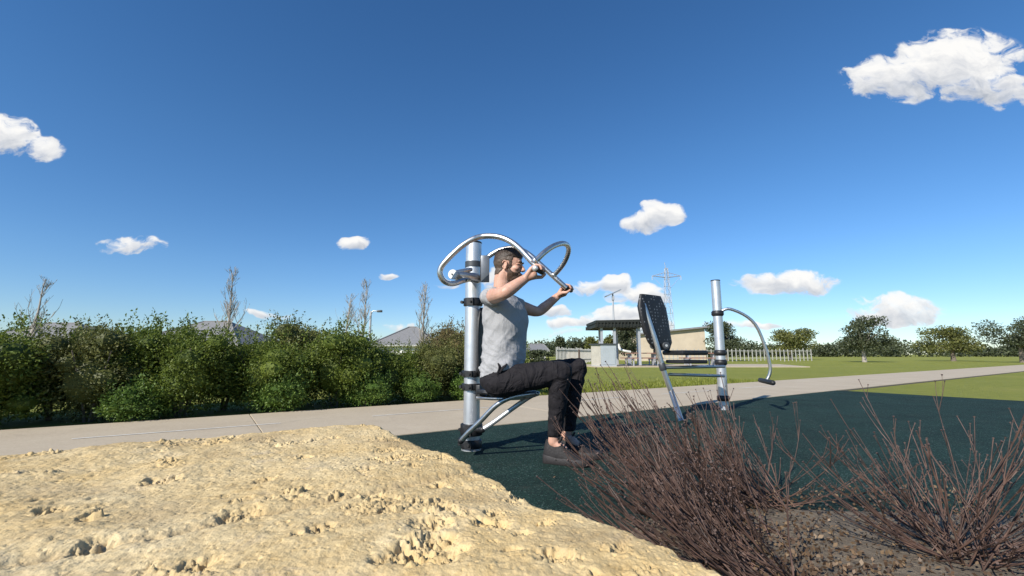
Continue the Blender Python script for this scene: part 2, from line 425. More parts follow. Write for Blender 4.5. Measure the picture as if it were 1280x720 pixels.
# ------------------------------------------------------------------ ground, path, rubber
U = Vector((.83,.558,0)).normalized(); N_ = Vector((-U.y, U.x, 0))     # along / across the path
def struct(name, mb, mat, **kw): return tag(mb.build(name, mat, **kw), kind='structure')
g = MB(); g.add([(-1500,-600,-.03),(1500,-600,-.03),(1500,2600,-.03),(-1500,2600,-.03)], [(0,1,2,3)]); struct('ground', g, 'lawn', smooth=False)
A = G(560,538.5)                    # a point on the rubber / concrete edge
A = Vector((0,0,0)) + Vector((G(640,530).x, G(640,530).y, 0))
B = G(800,487); B.z = 0
wid = (B-A).dot(N_)
g = MB()
def strip(o, n0, n1, u0, u1, z0, z1):
    p = [o+N_*n0+U*u0, o+N_*n0+U*u1, o+N_*n1+U*u1, o+N_*n1+U*u0]
    return [(q.x,q.y) for q in p], z0, z1
for k in range(-8, 14):
    L0 = k*3.0+.9; poly, z0, z1 = strip(A, .006, wid, L0+.004, L0+2.996, -.12, .008)
    g.prism(poly, z0, z1)
struct('path', g, 'concrete', bevel=.004, smooth=False)
g = MB(); g.prism(*strip(A, .0, wid-.01, -24, 44, -.05, -.004)); struct('path_base', g, 'path_joint', smooth=False)
# painted guide line along the path (thin, with gaps)
g = MB()
for a, b_ in ((-1.0,.62),(1.5,3.0),(3.9,5.4),(6.3,7.8),(-3.4,-1.9),(-5.8,-4.3)):
    p = [A+N_*(wid*.56)+U*a, A+N_*(wid*.56)+U*b_, A+N_*(wid*.56+.022)+U*b_, A+N_*(wid*.56+.022)+U*a]
    g.add([(q.x,q.y,.012) for q in p], [(0,1,2,3)])
struct('path_marking', g, 'paint_white', smooth=False)
# rubber play surface
g = MB(); P0 = A+U*(-9); P1 = A+U*7.5
poly = [(P0.x,P0.y),(P0.x+N_.x*-6.5,P0.y+N_.y*-6.5),(P1.x-N_.x*6.5,P1.y-N_.y*6.5),(P1.x,P1.y)]
g.prism(poly, -.05, 0.0); struct('rubber_surfacing', g, 'rubber_ground', smooth=False)
# garden bed beside the block
bedc = [G(790,664), G(830,640), Vector((1.15,2.1,0)), Vector((2.2,2.0,0)), Vector((2.3,.6,0)), Vector((.2,.4,0)), Vector((.1,.9,0))]
g = MB(); g.add([(p.x,p.y,.006) for p in bedc], [tuple(range(len(bedc)))]); struct('garden_bed', g, 'soil', smooth=False)

# ------------------------------------------------------------------ limestone block (mesh with real pits)
ZT = .40
E0 = G(842,690,ZT); E1 = G(470,531,ZT)
eu = (E1-E0); eu.z = 0; eu.normalize(); en = Vector((-eu.y, eu.x, 0))     # en points left / towards viewer side
if en.x > 0: en = -en
org = E1 + eu*.06; org.z = ZT          # far corner
LEN = 2.5; WID = 1.85
edge_px = [(842,691),(800,672),(760,650),(720,637),(690,628),(660,618),(640,606),(625,597),(600,588),(585,578),(562,567),(548,563),(530,556),(513,551),(500,545),(488,539),(470,532),(455,530)]
edge = [G(x,y,ZT) for x,y in edge_px]
es = [((p-org).dot(-eu), (p-org).dot(en)) for p in edge]; es.sort()
exs = [a for a,b in es]; eys = [b for a,b in es]
pits = []
for (px,py,rad,dep) in [(540,655,.030,.020),(523,690,.034,.024),(545,678,.026,.02),(565,690,.02,.016),(500,697,.018,.014),(552,700,.02,.018),(480,700,.015,.012),
        (617,637,.016,.014),(600,650,.016,.012),(624,655,.020,.014),(608,655,.012,.012),(694,698,.018,.026),(700,705,.014,.02),(560,633,.016,.012),(548,629,.012,.012),
        (484,562,.02,.014),(488,575,.03,.016),(498,571,.02,.014),(470,574,.02,.01),(455,590,.02,.01),(515,585,.018,.012),(548,605,.018,.012),(552,572,.018,.016),(556,575,.014,.016),
        (628,605,.012,.014),(460,532,.02,.01),(640,620,.012,.01),(680,655,.012,.01),(655,668,.012,.01),(525,640,.010,.01),(700,640,.01,.008),(640,690,.012,.008),(780,690,.01,.01),
        (300,640,.03,.02),(200,600,.03,.02),(330,600,.02,.015),(120,680,.025,.02),(400,660,.02,.015),(250,700,.02,.018),(380,570,.02,.012),(60,640,.02,.015)]:
    p = G(px,py,ZT); pits.append(((p-org).dot(-eu), (p-org).dot(en), rad, dep))
for k in range(60): pits.append((rng.uniform(0,LEN), rng.uniform(0,WID), rng.uniform(.006,.014), rng.uniform(.004,.010)))
pa = np.array(pits)
gv = [G(438,618,ZT), G(520,605,ZT), G(600,586,ZT)]; gvs = [((p-org).dot(-eu), (p-org).dot(en)-float(np.interp((p-org).dot(-eu), exs, eys))) for p in gv]
ga, gb = np.array(gvs[0]), np.array(gvs[2]); gd = (gb-ga)/np.linalg.norm(gb-ga); gnm = np.array([-gd[1], gd[0]])
def perlin(x, y, seed=0):
    r_ = np.random.default_rng(seed); perm = r_.permutation(512); ga_ = r_.uniform(0, 2*np.pi, 512); gx, gy = np.cos(ga_), np.sin(ga_)
    xi = np.floor(x).astype(int); yi = np.floor(y).astype(int); xf = x-xi; yf = y-yi
    def g(ix, iy, dx, dy):
        h = perm[(perm[ix & 511] + iy) & 511]; return gx[h]*dx + gy[h]*dy
    u_ = xf*xf*xf*(xf*(xf*6-15)+10); v_ = yf*yf*yf*(yf*(yf*6-15)+10)
    a = g(xi,yi,xf,yf); b = g(xi+1,yi,xf-1,yf); c = g(xi,yi+1,xf,yf-1); d = g(xi+1,yi+1,xf-1,yf-1)
    return (a+(b-a)*u_ + ((c+(d-c)*u_)-(a+(b-a)*u_))*v_)*1.5
def fbm(x, y, oct_, seed, gain=.5):
    t = 0; am = 1
    for k in range(oct_): t = t + am*perlin(x*2.03**k, y*2.03**k, seed+k); am *= gain
    return t
def cells(x, y, seed):
    """cellular noise: nearest distance, second distance, random value of the nearest cell"""
    r_ = np.random.default_rng(seed); perm = r_.permutation(512); jx, jy, rv = r_.random(512), r_.random(512), r_.random(512)
    xi = np.floor(x).astype(int); yi = np.floor(y).astype(int)
    f1 = np.full(x.shape, 9.); f2 = np.full(x.shape, 9.); val = np.zeros(x.shape)
    for dx in (-1,0,1):
        for dy in (-1,0,1):
            h = perm[(perm[(xi+dx) & 511] + yi+dy) & 511]
            d = np.hypot(xi+dx+jx[h]-x, yi+dy+jy[h]-y); c = d < f1
            f2 = np.where(c, f1, np.minimum(f2, d)); val = np.where(c, rv[h], val); f1 = np.where(c, d, f1)
    return f1, f2, val
NU, NV = 1150, 720
uu = LEN*np.linspace(0,1,NU+1)[:,None]*np.ones((1,NV+1)); vt = (np.linspace(0,1,NV+1)**1.2)[None,:]*WID*np.ones((NU+1,1))
e_off = np.interp(uu, exs, eys)
x = uu; y = vt + e_off*1.0
wx = x + .006*fbm(x*40, y*40, 2, 50); wy = y + .006*fbm(x*40+9, y*40, 2, 60)
# where the surface has crumbled: listed pits plus noisy patches
M1 = np.zeros_like(x); DP = np.zeros_like(x)
for (pu, pv, pr_, pd) in pits:
    d2 = ((wx-pu)**2+(wy-pv)**2)/(pr_*1.15)**2
    M1 = np.maximum(M1, np.exp(-d2*.8)); DP = np.maximum(DP, pd*np.clip(1.25-d2, 0, 1))
patch = np.clip((fbm(x*4.2, y*4.2, 4, 5)-.26)*3.2, 0, 1)
M1 = np.maximum(M1, patch*.62)
M1 = np.clip((M1-.25+.35*fbm(x*30, y*30, 3, 9))*2.4, 0, 1)
f1a, f2a, va = cells(wx*58, wy*58, 1); f1b, f2b, vb = cells(wx*125+3, wy*125, 2); f1c, f2c, vc = cells(wx*260+3, wy*260, 3)
ea = np.clip((f2a-f1a)*3.0, 0, 1); eb = np.clip((f2b-f1b)*3.0, 0, 1); ec = np.clip((f2c-f1c)*2.5, 0, 1)
crumb = (va-.62)*.013*ea + (vb-.5)*.0065*eb + .0028*ec - (1-ea)*.004 - (1-eb)*.002
holes = np.where(vb > .52, 1.0, .35)
z = fbm(x*2.3, y*2.3, 4, 20)*.011 + fbm(x*24, y*24, 4, 30, .6)*.0022 + (ec*.0009+(vc-.5)*.0011)
z = z + M1*crumb*1.15 - DP*holes*(.55+.45*va)*1.25
tiny = np.clip((.26-f1b)*9, 0, 1)*(vb > .80); z = z - tiny*.0040*(1-M1)
gpx = x-ga[0]; gpy = y-ga[1]; gpx = x-ga[0]; gpy = vt-ga[1]
al = gpx*gd[0]+gpy*gd[1]; ac = gpx*gnm[0]+gpy*gnm[1] + .008*perlin(al*6, al*0+.5, 70)
gr = np.exp(-(ac/.016)**2)*(al < np.linalg.norm(gb-ga)+.03); z = z-.008*gr*(1+.5*fbm(x*60,y*60,2,80))
st_ = np.clip(gr*.8+np.clip(fbm(x*3.1, y*3.1, 4, 90)-.22, 0, 1)*1.3 + M1*.12, 0, 1)
er = .026; q_ = np.clip((er-vt)/er, 0, 1); z = z - er*(1-np.sqrt(1-q_**2))*(.8+.9*fbm(x*16, y*16, 2, 95)) - q_*.006*np.abs(crumb)*90*.3
q_ = np.clip((er-uu)/er, 0, 1); z = z - er*(1-np.sqrt(1-q_**2))
y = y + fbm(x*28, vt*14, 3, 99, .6)*.0075*np.clip(1-vt/.05, 0, 1)
VX = org.x - eu.x*x + en.x*y; VY = org.y - eu.y*x + en.y*y; VZ = ZT + z
V = [tuple(t) for t in np.stack([VX.ravel(), VY.ravel(), VZ.ravel()], 1)]; stain = list(st_.ravel())
F = [(i*(NV+1)+j, (i+1)*(NV+1)+j, (i+1)*(NV+1)+j+1, i*(NV+1)+j+1) for i in range(NU) for j in range(NV)]
# skirts: sides down to ground
nb = len(V); brd = [i*(NV+1) for i in range(NU,-1,-1)] + list(range(1,NV+1)) + [i*(NV+1)+NV for i in range(1,NU+1)] + [NU*(NV+1)+j for j in range(NV-1,0,-1)]
levels = 5
prev = brd
for L in range(1, levels+1):
    cur = []
    for idx in brd:
        x, y, z = V[idx]; q = Vector((x*12, y*12, L*3.0)); jx = noise.noise(q)*.012; jy = noise.noise(q+Vector((7,7,7)))*.012
        V.append((x+jx, y+jy, z*(1-L/levels)-.02*(L==levels))); stain.append(0); cur.append(len(V)-1)
    n = len(brd)
    for k in range(n): F.append((prev[k], prev[(k+1)%n], cur[(k+1)%n], cur[k]))
    prev = cur
me = bpy.data.meshes.new('limestone_block'); me.from_pydata(V, [], F); me.update()
bm = bmesh.new(); bm.from_mesh(me); bmesh.ops.recalc_face_normals(bm, faces=bm.faces); bm.to_mesh(me); bm.free()
at_ = me.attributes.new('stain', 'FLOAT', 'POINT'); at_.data.foreach_set('value', np.array(stain, dtype=np.float32)); me.shade_smooth()
cb = (E0+E1)/2; lb = add_obj('limestone_block', me, 'limestone', origin=(cb.x, cb.y, 0))
tag(lb, 'rough cream limestone block with pits along its top, in the foreground', 'stone block')

# ------------------------------------------------------------------ chest press machine
F_ = Vector((.93,-.36,0)).normalized(); L_ = Vector((.36,.93,0)).normalized(); Z_ = Vector((0,0,1))
pb = G(589,562); PC = Vector((pb.x, pb.y, 0))
ztop = W(594.5,305,PC.y).z
mach = thing('chest_press_machine', PC, 'galvanised outdoor chest press with looped steel arms, the machine the seated man uses', 'exercise machine')
PR = .0600
post = MB().tube([PC+Z_*0, PC+Z_*(ztop)], PR, 40).build('post', 'galv', mach)
MB().cyl(PC+Z_*(ztop-.002), PC+Z_*(ztop+.014), PR+.002, 40, .004).build('post_cap', 'black_plastic', post)
MB().tube([PC+Z_*.0, PC+Z_*.006], PR+.012, 40).build('base_ring', 'galv', post)
def zat(py): return W(590,py,PC.y).z
def pr(fwd, lat, z): return PC + F_*fwd + L_*lat + Z_*z
# steel band
bz = zat(331); MB().tube([PC+Z_*(bz-.022), PC+Z_*(bz-.021), PC+Z_*(bz+.021), PC+Z_*(bz+.022)], [PR+.001,PR+.005,PR+.005,PR+.001], 40).build('band', 'dark_grey', mach)
def collar(z0, z1, out=.012, lug=True):
    c = MB(); h = z1-z0; out *= .85
    c.tube([PC+Z_*z0, PC+Z_*(z0+.002), PC+Z_*(z0+.006), PC+Z_*(z0+h*.45), PC+Z_*(z0+h*.55), PC+Z_*(z1-.006), PC+Z_*(z1-.002), PC+Z_*z1], [PR+.002, PR+out*.8, PR+out, PR+out, PR+out, PR+out, PR+out*.8, PR+.002], 40)
    c.box(pr(.01,-PR-out*.6,(z0+z1)/2), (.05,.024,h*.9), rz=math.atan2(F_.y,F_.x))
    o = c.build('collar', 'black_plastic', mach, angle=60)
    if lug:
        for s in (-1,1):
            MB().cyl(pr(-.072, s*.03, (z0+z1)/2), pr(-.072, s*.052, (z0+z1)/2), .012, 12, .002).build('bolt', 'black_plastic', o)
        MB().cyl(pr(.02, -PR-.022, (z0+z1)/2), pr(.02, -PR-.034, (z0+z1)/2), .008, 14, .002).build('bolt', 'black_rubber', o)
    return o
collar(zat(383), zat(373), .014)
collar(zat(471), zat(463), .020)
collar(zat(487.5), zat(479), .018)
collar(zat(560), zat(549), .020)
col4 = collar(zat(544), zat(529), .024)
# pivot bracket behind post
zc = zat(344); pv = MB()
pA = W(590,341,3.12); pB = W(568,343,3.06)
discc = W(566,343,3.02)
pv.tube([W(596,348,3.17), W(586,346,3.13), W(577,344,3.09), W(567,343,3.07)], [.036,.034,.030,.028], 20, round_=True)
pv.tube([W(588,337,3.12), W(578,339,3.09), W(568,341,3.06)], .016, 12, round_=True)
br = pv.build('pivot_bracket', 'steel', mach, angle=60)
MB().tube([discc+L_*.16, discc+L_*.012], .030, 28).build('pivot_hub', 'steel', br)
MB().cyl(discc+L_*.012, discc-L_*.008, .034, 32, .003).build('disc_cover', 'disc', br)
MB().cyl(discc-L_*.008, discc-L_*.014, .006, 10).build('bolt', 'dark_grey', br)
for s in (0,1):
    MB().cyl(W(590-7*s, 352-2*s, 3.08), W(590-7*s, 352-2*s, 3.05), .008, 10).build('bolt', 'dark_grey', br)
# lever frame
TR = .0190
near = [(586, 349, 3.12), (578, 351, 3.05), (566, 354.5, 2.99), (556, 352, 2.95), (550.5, 344, 2.93), (551, 335, 2.925), (560, 323.5, 2.915), (576, 308.5, 2.915), (590, 299.5, 2.92), (602, 295.7, 2.93), (614, 295, 2.915), (627, 297, 2.885), (640, 303, 2.85), (652, 313, 2.8), (663, 325, 2.75), (671, 333, 2.715), (678, 340.5, 2.715)]
nearp = [W(*p) for p in near]
farp = [W(*p) for p in [(586,349,3.12),(588,349,3.22),(590,346,3.33),(595,338,3.41),(604,327,3.43),(613,319,3.42),(625,312.5,3.41),(640,309.8,3.39),(652,312.5,3.37),(664,320,3.35),(676,331,3.34),(688,342,3.33),(699,352,3.32),(708,360,3.32)]]
lev = MB().tube(catmull(nearp,6), TR, 16).build('lever_arm', 'steel', mach, angle=60)
lev2 = MB().tube(catmull(farp,6), TR, 16).build('lever_arm', 'steel', mach, angle=60)
hoop = [W(*p) for p in [(666,328.5,2.71),(672,323.5,2.72),(681,315,2.75),(692,307.5,2.81),(703,304.3,2.91),(709.5,307,3.02),(710.5,315,3.12),(706,327,3.21),(699,337,3.28),(691,345.5,3.33)]]
MB().tube(catmull(hoop,6), TR*.92, 16).build('front_hoop', 'steel', mach, angle=60)
for i_, (q0, q1) in enumerate(((hoop[0], hoop[1]), (hoop[-1], hoop[-2]))):
    dq = (q1-q0).normalized(); MB().tube([q0+dq*.012, q0+dq*.020, q0+dq*.028], [TR*1.12,TR*1.2,TR*.98], 16).build('weld', 'steel', mach, angle=80)
gn0 = nearp[-1]; gf0 = farp[-1]
gn1 = gn0 - L_*.145; gf1 = gf0 + L_*.14
for (a, b_) in ((gn0, gn1), (gf0, gf1)):
    gr_ = MB().tube([a, b_], .0165, 16).build('grip', 'black_rubber', mach)
    d = (b_-a).normalized()
    MB().tube([b_-d*.004, b_+d*.004, b_+d*.010, b_+d*.013], [.0175,.0175,.013,.004], 16).build('end_cap', 'cap_metal', gr_)
# instruction plate: a slim board clipped to the post front side
pl = MB(); pc = W(606.5,335,3.13)
pdir = (F_*.35 + L_*-.94).normalized(); ptan = Z_.cross(pdir).normalized()
Mx = Matrix((ptan, pdir, Z_)).transposed()
pt = W(606.5,319,3.1).z; pbm = W(606.5,353,3.1).z
plo = MB().box(W(606.5,336,3.13), (.060,.010,pt-pbm), M=Mx).build('instruction_plate', 'plate_grey', mach, bevel=.004)
MB().box(W(601.3,336,3.14), (.012,.022,(pt-pbm)*.97), M=Mx).build('plate_backing', 'black_plastic', plo, bevel=.003)
# backrest
bk = MB(); za, zb = zat(470), zat(386)
rings_ = []
for k in range(13):
    t = k/12; z = za + (zb-za)*t; hw = .11*(1-.25*abs(2*t-1)**3)
    if k in (0,12): hw *= .8
    c = pr(.098-.006*math.sin(math.pi*t), 0, z)
    sec = [(-hw,-.006),(-hw*.9,-.012),(hw*.9,-.012),(hw,-.006),(hw,.006),(hw*.8,.014),(0,.010),(-hw*.8,.014),(-hw,.006)]
    rings_.append([c + L_*a + F_*b_ for a, b_ in sec])
bk.rings(rings_); bko = bk.build('backrest', 'black_plastic', mach, angle=50)
s = MB()
MB().box(pr(.075,0,zat(378)), (.05,.04,.03), rz=math.atan2(F_.y,F_.x)).build('backrest_mount', 'black_plastic', mach); s.box(pr(.075,0,zat(466)), (.05,.05,.035), rz=math.atan2(F_.y,F_.x))
so_ = s.build('backrest_mount', 'black_plastic', mach)
MB().tube([pr(.06,-.045,zat(465)), pr(.085,-.05,zat(455)), pr(.09,-.05,zat(440))], .014, 10, round_=True).build('side_arm', 'black_plastic', mach)
MB().cyl(W(600.5,460,3.02), W(600.5,460,3.04), .013, 18, .002).build('bolt', 'cap_metal', so_)
# seat + frame + braces
seat_z = zat(490)
sm = MB(); rr = []
for k in range(11):
    t = k/10; fwd = .10 + .36*t; hw = .17*(1-.22*abs(2*t-1)**2.5); dz = .008*math.cos(t*3.14)
    c = pr(fwd, 0, seat_z+.004+dz)
    rr.append([c+L_*(-hw)+Z_*.0, c+L_*(-hw*.95)+Z_*.018, c+L_*(hw*.95)+Z_*.018, c+L_*hw, c+L_*(hw*.95)-Z_*.012, c-L_*(hw*.95)-Z_*.012])
sm.rings(rr); sm.build('seat', 'black_plastic', mach, angle=50)
sf = MB()
for sgn in (-1,1):
    sf.tube(catmull([pr(.07,sgn*.05,seat_z-.035), pr(.16,sgn*.10,seat_z-.03), pr(.30,sgn*.13,seat_z-.025), pr(.42,sgn*.12,seat_z-.018), pr(.47,sgn*.05,seat_z-.012), pr(.47,0,seat_z-.012)],5), .013, 12)
sf.build('seat_frame', 'steel', mach, angle=60)
MB().box(pr(.072,0,zat(489)), (.035,.11,.10), rz=math.atan2(F_.y,F_.x)).build('seat_bracket', 'black_plastic', mach, bevel=.006)
for sgn in (-1,1):
    if sgn < 0: pts = [W(576,551,3.10), W(585,541,3.07), W(600,527,3.03), W(617,509.5,2.99), W(630,500.5,2.97), W(642,496,2.97), W(656,493.5,2.98), W(668,492,3.0)]
    else: pts = [W(603,537,3.24), W(617,528,3.23), W(634,515.5,3.22), W(650,504,3.2), W(664,495,3.19), W(672,492,3.18)]
    MB().tube(catmull(pts,5), .0165, 14, round_=True).build('brace', 'galv' if sgn > 0 else 'steel', mach, angle=60)
MB().tube([W(576,551,3.10), pr(-.03,0,.11), W(603,537,3.24)], .022, 12, round_=True).build('brace_hinge', 'black_plastic', mach, angle=60)

# ------------------------------------------------------------------ person
def limb(mb, pts, rad, n=18, flat=1.0, up=Z_): mb.tube(pts, rad, n, round_=True, flat=flat, up=up)
yc = 3.04
def TC(px, z): return Vector(((px-640)/FPX*yc*1.0, yc, z))
zsh = 1.045
torso = [(.49,.130,.085,632),(.54,.168,.125,629),(.62,.155,.115,630),(.72,.152,.118,631),(.82,.160,.124,632),(.92,.172,.130,632),(.99,.180,.122,631),(1.035,.165,.100,630),(1.065,.115,.080,629),(1.10,.062,.062,629)]
def torso_rings(off, n=28, lo=0, hi=99, tilt=0):
    out = []
    for i, (z, hw, hd, px) in enumerate(torso):
        if z < lo or z > hi: continue
        c = TC(px, z); ring = []
        for j in range(n):
            a = 2*math.pi*j/n; ca, sa_ = math.cos(a), math.sin(a)
            e = 1/((abs(ca)**2.5+abs(sa_)**2.5)**(1/2.5))
            ring.append(c + F_*(hd+off)*ca*e + L_*(hw+off)*sa_*e + Z_*(tilt*ca))
        out.append(ring)
    return out
SN = W(613,371,2.885); SF = W(641,380,3.235)
EN = W(629,367.5,2.60); EF = W(672,391,3.36)
Gn = gn0 - L_*.075; Gf = gf0 + L_*.06
def hand(mb, Gc, A_, elbow, flip=1):
    B_ = (elbow-Gc); B_ = (B_ - A_*B_.dot(A_)*.6); B_.normalize()
    Ax = (A_ - B_*A_.dot(B_)).normalized()
    e1 = -B_; e2 = Ax.cross(e1); 
    if e2.z < 0: e2 = -e2
    wrist = Gc + B_*.088 + e2*.012
    def pp(off, th, r): return Gc + A_*off + (e1*math.cos(R(th)) + e2*math.sin(R(th)))*r
    for off, ln in ((.033,.93),(.011,1.0),(-.011,.97),(-.032,.82)):
        k = pp(off, 128, .040*ln+.003)
        limb(mb, [wrist + A_*off*.55, k], [.0165,.0125], 10)
        limb(mb, [k, pp(off*1.02, 68, .0355*ln), pp(off*1.02, 15, .0300), pp(off, -38, .0270)], [.0112,.0102,.0094,.0082], 10)
    limb(mb, [wrist, Gc+B_*.045], [.024,.028], 14)
    th0 = wrist + A_*.022
    limb(mb, [th0, pp(.050,190,.044), pp(.056,235,.034), pp(.050,285,.029)], [.0150,.0138,.0115,.0092], 10)
    return wrist
body = MB()
body.rings(torso_rings(-.016))
wn_ = hand(body, Gn, L_, EN); wf_ = hand(body, Gf, -L_, EF)
def arm(mb, S, E, Wr, off=0):
    path = catmull([S, S.lerp(E,.5), E.lerp((S+Wr)/2,.10), E.lerp(Wr,.30), E.lerp(Wr,.7), Wr], 4)
    limb(mb, path, list(np.interp(np.linspace(0,5,len(path)), range(6), [.053,.047,.038,.040,.032,.026])), 16)
arm(body, SN, EN, wn_); arm(body, SF, EF, wf_)
# head
HC = W(636,333.5,3.02); HF = (F_*1.0 + L_*.10 - Z_*.10).normalized(); HL = Z_.cross(HF).normalized(); HZ = HF.cross(HL)
HM = Matrix((HF, HL, HZ)).transposed(); HS = .975
def hp(x,y,z): return HC + HM@Vector((x,y,z))*HS
def hell(mb, c, r, M=None): mb.ell(hp(*c), [q*HS for q in r], HM if M is None else HM@M, 20, 14)
hell(body, (-.012,0,.034), (.098,.076,.088))
hell(body, (.030,0,.030), (.062,.062,.070))
hell(body, (.028,0,-.030), (.058,.060,.078))
hell(body, (.040,0,-.078), (.050,.046,.034))
hell(body, (.072,0,-.098), (.022,.024,.020))
hell(body, (.080,0,.034), (.016,.044,.010))
for s in (-1,1):
    hell(body, (.062,s*.038,-.012), (.026,.020,.020))
    hell(body, (.100,s*.011,-.026), (.011,.008,.008))
    hell(body, (-.008,s*.074,-.004), (.017,.006,.030))
    ep = [hp(-.008+.019*math.cos(a)*(1 if math.sin(a)>0 else .7), s*(.081+.005*math.sin(a)), -.002+.031*math.sin(a)) for a in [R(q) for q in range(-70,221,29)]]
    body.tube(ep, .0048*HS, 8, round_=True)
limb(body, [hp(.084,0,.022), hp(.098,0,.002), hp(.112,0,-.020)], [.008,.0098,.0118], 12)
hell(body, (.086,0,-.056), (.014,.026,.0068)); hell(body, (.083,0,-.070), (.013,.022,.0072))
limb(body, [hp(-.030,0,-.04), hp(-.038,0,-.10), TC(628,1.06)], [.060,.058,.066], 20)
# legs and feet
HN = TC(627,.50) - L_*.095 + F_*.02; HFt = TC(627,.50) + L_*.095 + F_*.02
KN = W(702,464,2.885); KF = W(722,460,3.10)
AN = W(692,552,2.965); AF = W(708,545,3.14)
for (H_, K_, A__) in ((HN,KN,AN),(HFt,KF,AF)):
    limb(body, [H_, H_.lerp(K_,.5), K_], [.075,.066,.052], 18)
    limb(body, [K_, K_.lerp(A__,.3), A__.lerp(K_,.12), A__], [.050,.052,.036,.036], 16)
    limb(body, [A__, A__+F_*.07-Z_*.05], [.034,.028], 12)
pm_ = remesh(body, .0042, 3, .5)
pp0 = Vector((TC(629,0).x, yc, 0))
person = add_obj('person', pm_, 'skin', origin=pp0)
tag(person, 'bearded man in grey t-shirt and black joggers seated pushing the press handles', 'person')
# hair / beard shells
def shell(name, maskf, thick, mat, strands=0, slen=.01, lift=Vector((0,0,0))):
    me0 = person.data; off = Vector(person.location); HMi = HM.inverted()
    keep = {}; vs = []; fs = []; wts = []
    for v in me0.vertices:
        wp = v.co + off; q = (HMi@(wp-HC))/HS
        if q.length > .19: continue
        m_ = maskf(q)
        if m_ > 0:
            keep[v.index] = len(vs); t = -.004 + (thick(q)+.004)*min(1, m_)
            t += (noise.noise(q*150)*.0012 + noise.noise(q*60)*.002)*min(1, m_)
            vs.append(wp + v.normal*t); wts.append((q, v.normal.copy(), m_))
    for p in me0.polygons:
        if all(i in keep for i in p.vertices): fs.append([keep[i] for i in p.vertices])
    used = sorted({i for f in fs for i in f}); 
    mb = MB(); mb.v = vs; mb.f = [tuple(f) for f in fs]; mb.m = [0]*len(fs)
    cand = [i for i in used if wts[i][2] > .8]
    for k in range(strands):
        i = random.choice(cand); q, nn, _ = wts[i]; p = vs[i] - nn*.002
        d = (nn*.55 + HM@lift + Vector((random.gauss(0,.3),random.gauss(0,.3),random.gauss(0,.3)))).normalized()
        ln = slen*random.uniform(.5,1.2)*(thick(q)/.01); sd_ = d.cross(Vector((random.gauss(0,1),random.gauss(0,1),random.gauss(0,1)))).normalized()*.0009
        b_ = len(mb.v); mb.v += [p-sd_, p+sd_, p+d*ln]; mb.f.append((b_,b_+1,b_+2)); mb.m.append(0)
    me = bpy.data.meshes.new(name); me.from_pydata([tuple(v) for v in mb.v], [], mb.f); me.update(); me.shade_smooth()
    return add_obj(name, me, mat, person)
def cl(x): return max(0.0, min(1.0, x))
def hair_top(q):
    line = .050 if q.x > .02 else .050 - (.02-q.x)*.35
    if abs(q.y) > .09: return 0
    return cl((q.z-line-noise.noise(q*90)*.006)/.016) * cl((.094 - q.x)/.006)
def hair_side(q):   # faded sides and back down to the nape, behind the ear
    if abs(q.y) > .0865: return 0
    low = float(np.interp(q.x, [-.11,-.055,-.030,-.012,.016,.020,.034,.038], [-.075,-.072,-.045,.024,.024,-.03,-.03,.03])) + noise.noise(q*120)*.006
    front = .048
    return cl((q.z-low)/.014)*cl((front-q.x)/.008)*(0 if q.z > .095 else 1)
def beard(q):
    if q.z < -.135: return 0
    upper = -.040 if q.x > .05 else -.040 + (.05-q.x)*.9
    if abs(q.x-.090) < .03 and q.z > -.060 and q.z < -.038 and abs(q.y) < .034: return cl((q.x-.07)/.008)   # moustache
    if q.x > .090 and abs(q.y) < .026 and -.076 < q.z < -.050: return 0
    return cl((upper-q.z)/.008)*cl((q.x-.004)/.010)*cl((q.z+.135)/.02)
shell('hair', hair_top, lambda q: .005+.012*cl((q.z-.055)/.045)*(.6+.9*cl((q.x+.04)/.11)), 'hair', 2600, .013, Vector((.25,0,.5)))
shell('hair', hair_side, lambda q: .0045, 'hair_side', 1500, .012, Vector((-.2,0,-.5)))
shell('beard', beard, lambda q: .0065+.003*cl((-.09-q.z)/.03), 'beard', 1700, .010, Vector((.1,0,-.7)))
for s in (-1,1):
    ey = MB(); ey.ell(hp(.0715,s*.031,.009), [.0122*HS]*3, None, 16, 12); eo = ey.build('eye', 'eye_white', person)
    MB().ell(hp(.0808,s*.0315,.009), (.0045*HS,.0058*HS,.0058*HS), HM, 12, 8).build('iris', 'iris', eo)
    for lz, lr in ((.0175,.0062),(.0010,.0046)):
        MB().tube([hp(.083,s*.018,lz-.002), hp(.0845,s*.031,lz), hp(.072,s*.046,lz-.003)], lr, 8, round_=True).build('eyelid', 'skin', eo)
    MB().tube([hp(.095,s*.014,.031), hp(.096,s*.028,.036), hp(.086,s*.048,.031)], [.0035,.005,.003], 8, round_=True).build('eyebrow', 'beard', person)
# shirt
sh = MB()
trs = torso_rings(.014)
for i, (z, *_r) in enumerate(torso[:4]):
    pass
sh_prof = [(.555,.186,.140,629,.035),(.60,.184,.140,629.5,.03),(.66,.178,.140,630.5,.015),(.74,.174,.138,631,0),(.82,.178,.141,632,0),(.90,.186,.144,632,0),(.98,.194,.136,631,0),(1.032,.180,.114,630,0),(1.066,.130,.092,629,0),(1.084,.084,.078,629,-.010),(1.100,.070,.068,629,-.016)]
rr = []
for (z,hw,hd,px,tilt) in sh_prof:
    c = TC(px, z); ring = []
    for j in range(36):
        a = 2*math.pi*j/36; ca, sa_ = math.cos(a), math.sin(a); e = 1/((abs(ca)**2.4+abs(sa_)**2.4)**(1/2.4))
        ring.append(c + F_*hd*ca*e + L_*hw*sa_*e + Z_*(tilt*ca))
    rr.append(ring)
sh.rings(rr)
for S, E in ((SN,EN),(SF,EF)):
    limb(sh, [S-(E-S)*.1, S.lerp(E,.18)], [.066,.060], 20)
    sh.tube([S, S.lerp(E,.30)], [.064,.060], 20)
sme = remesh(sh, .0055, 5, .5)
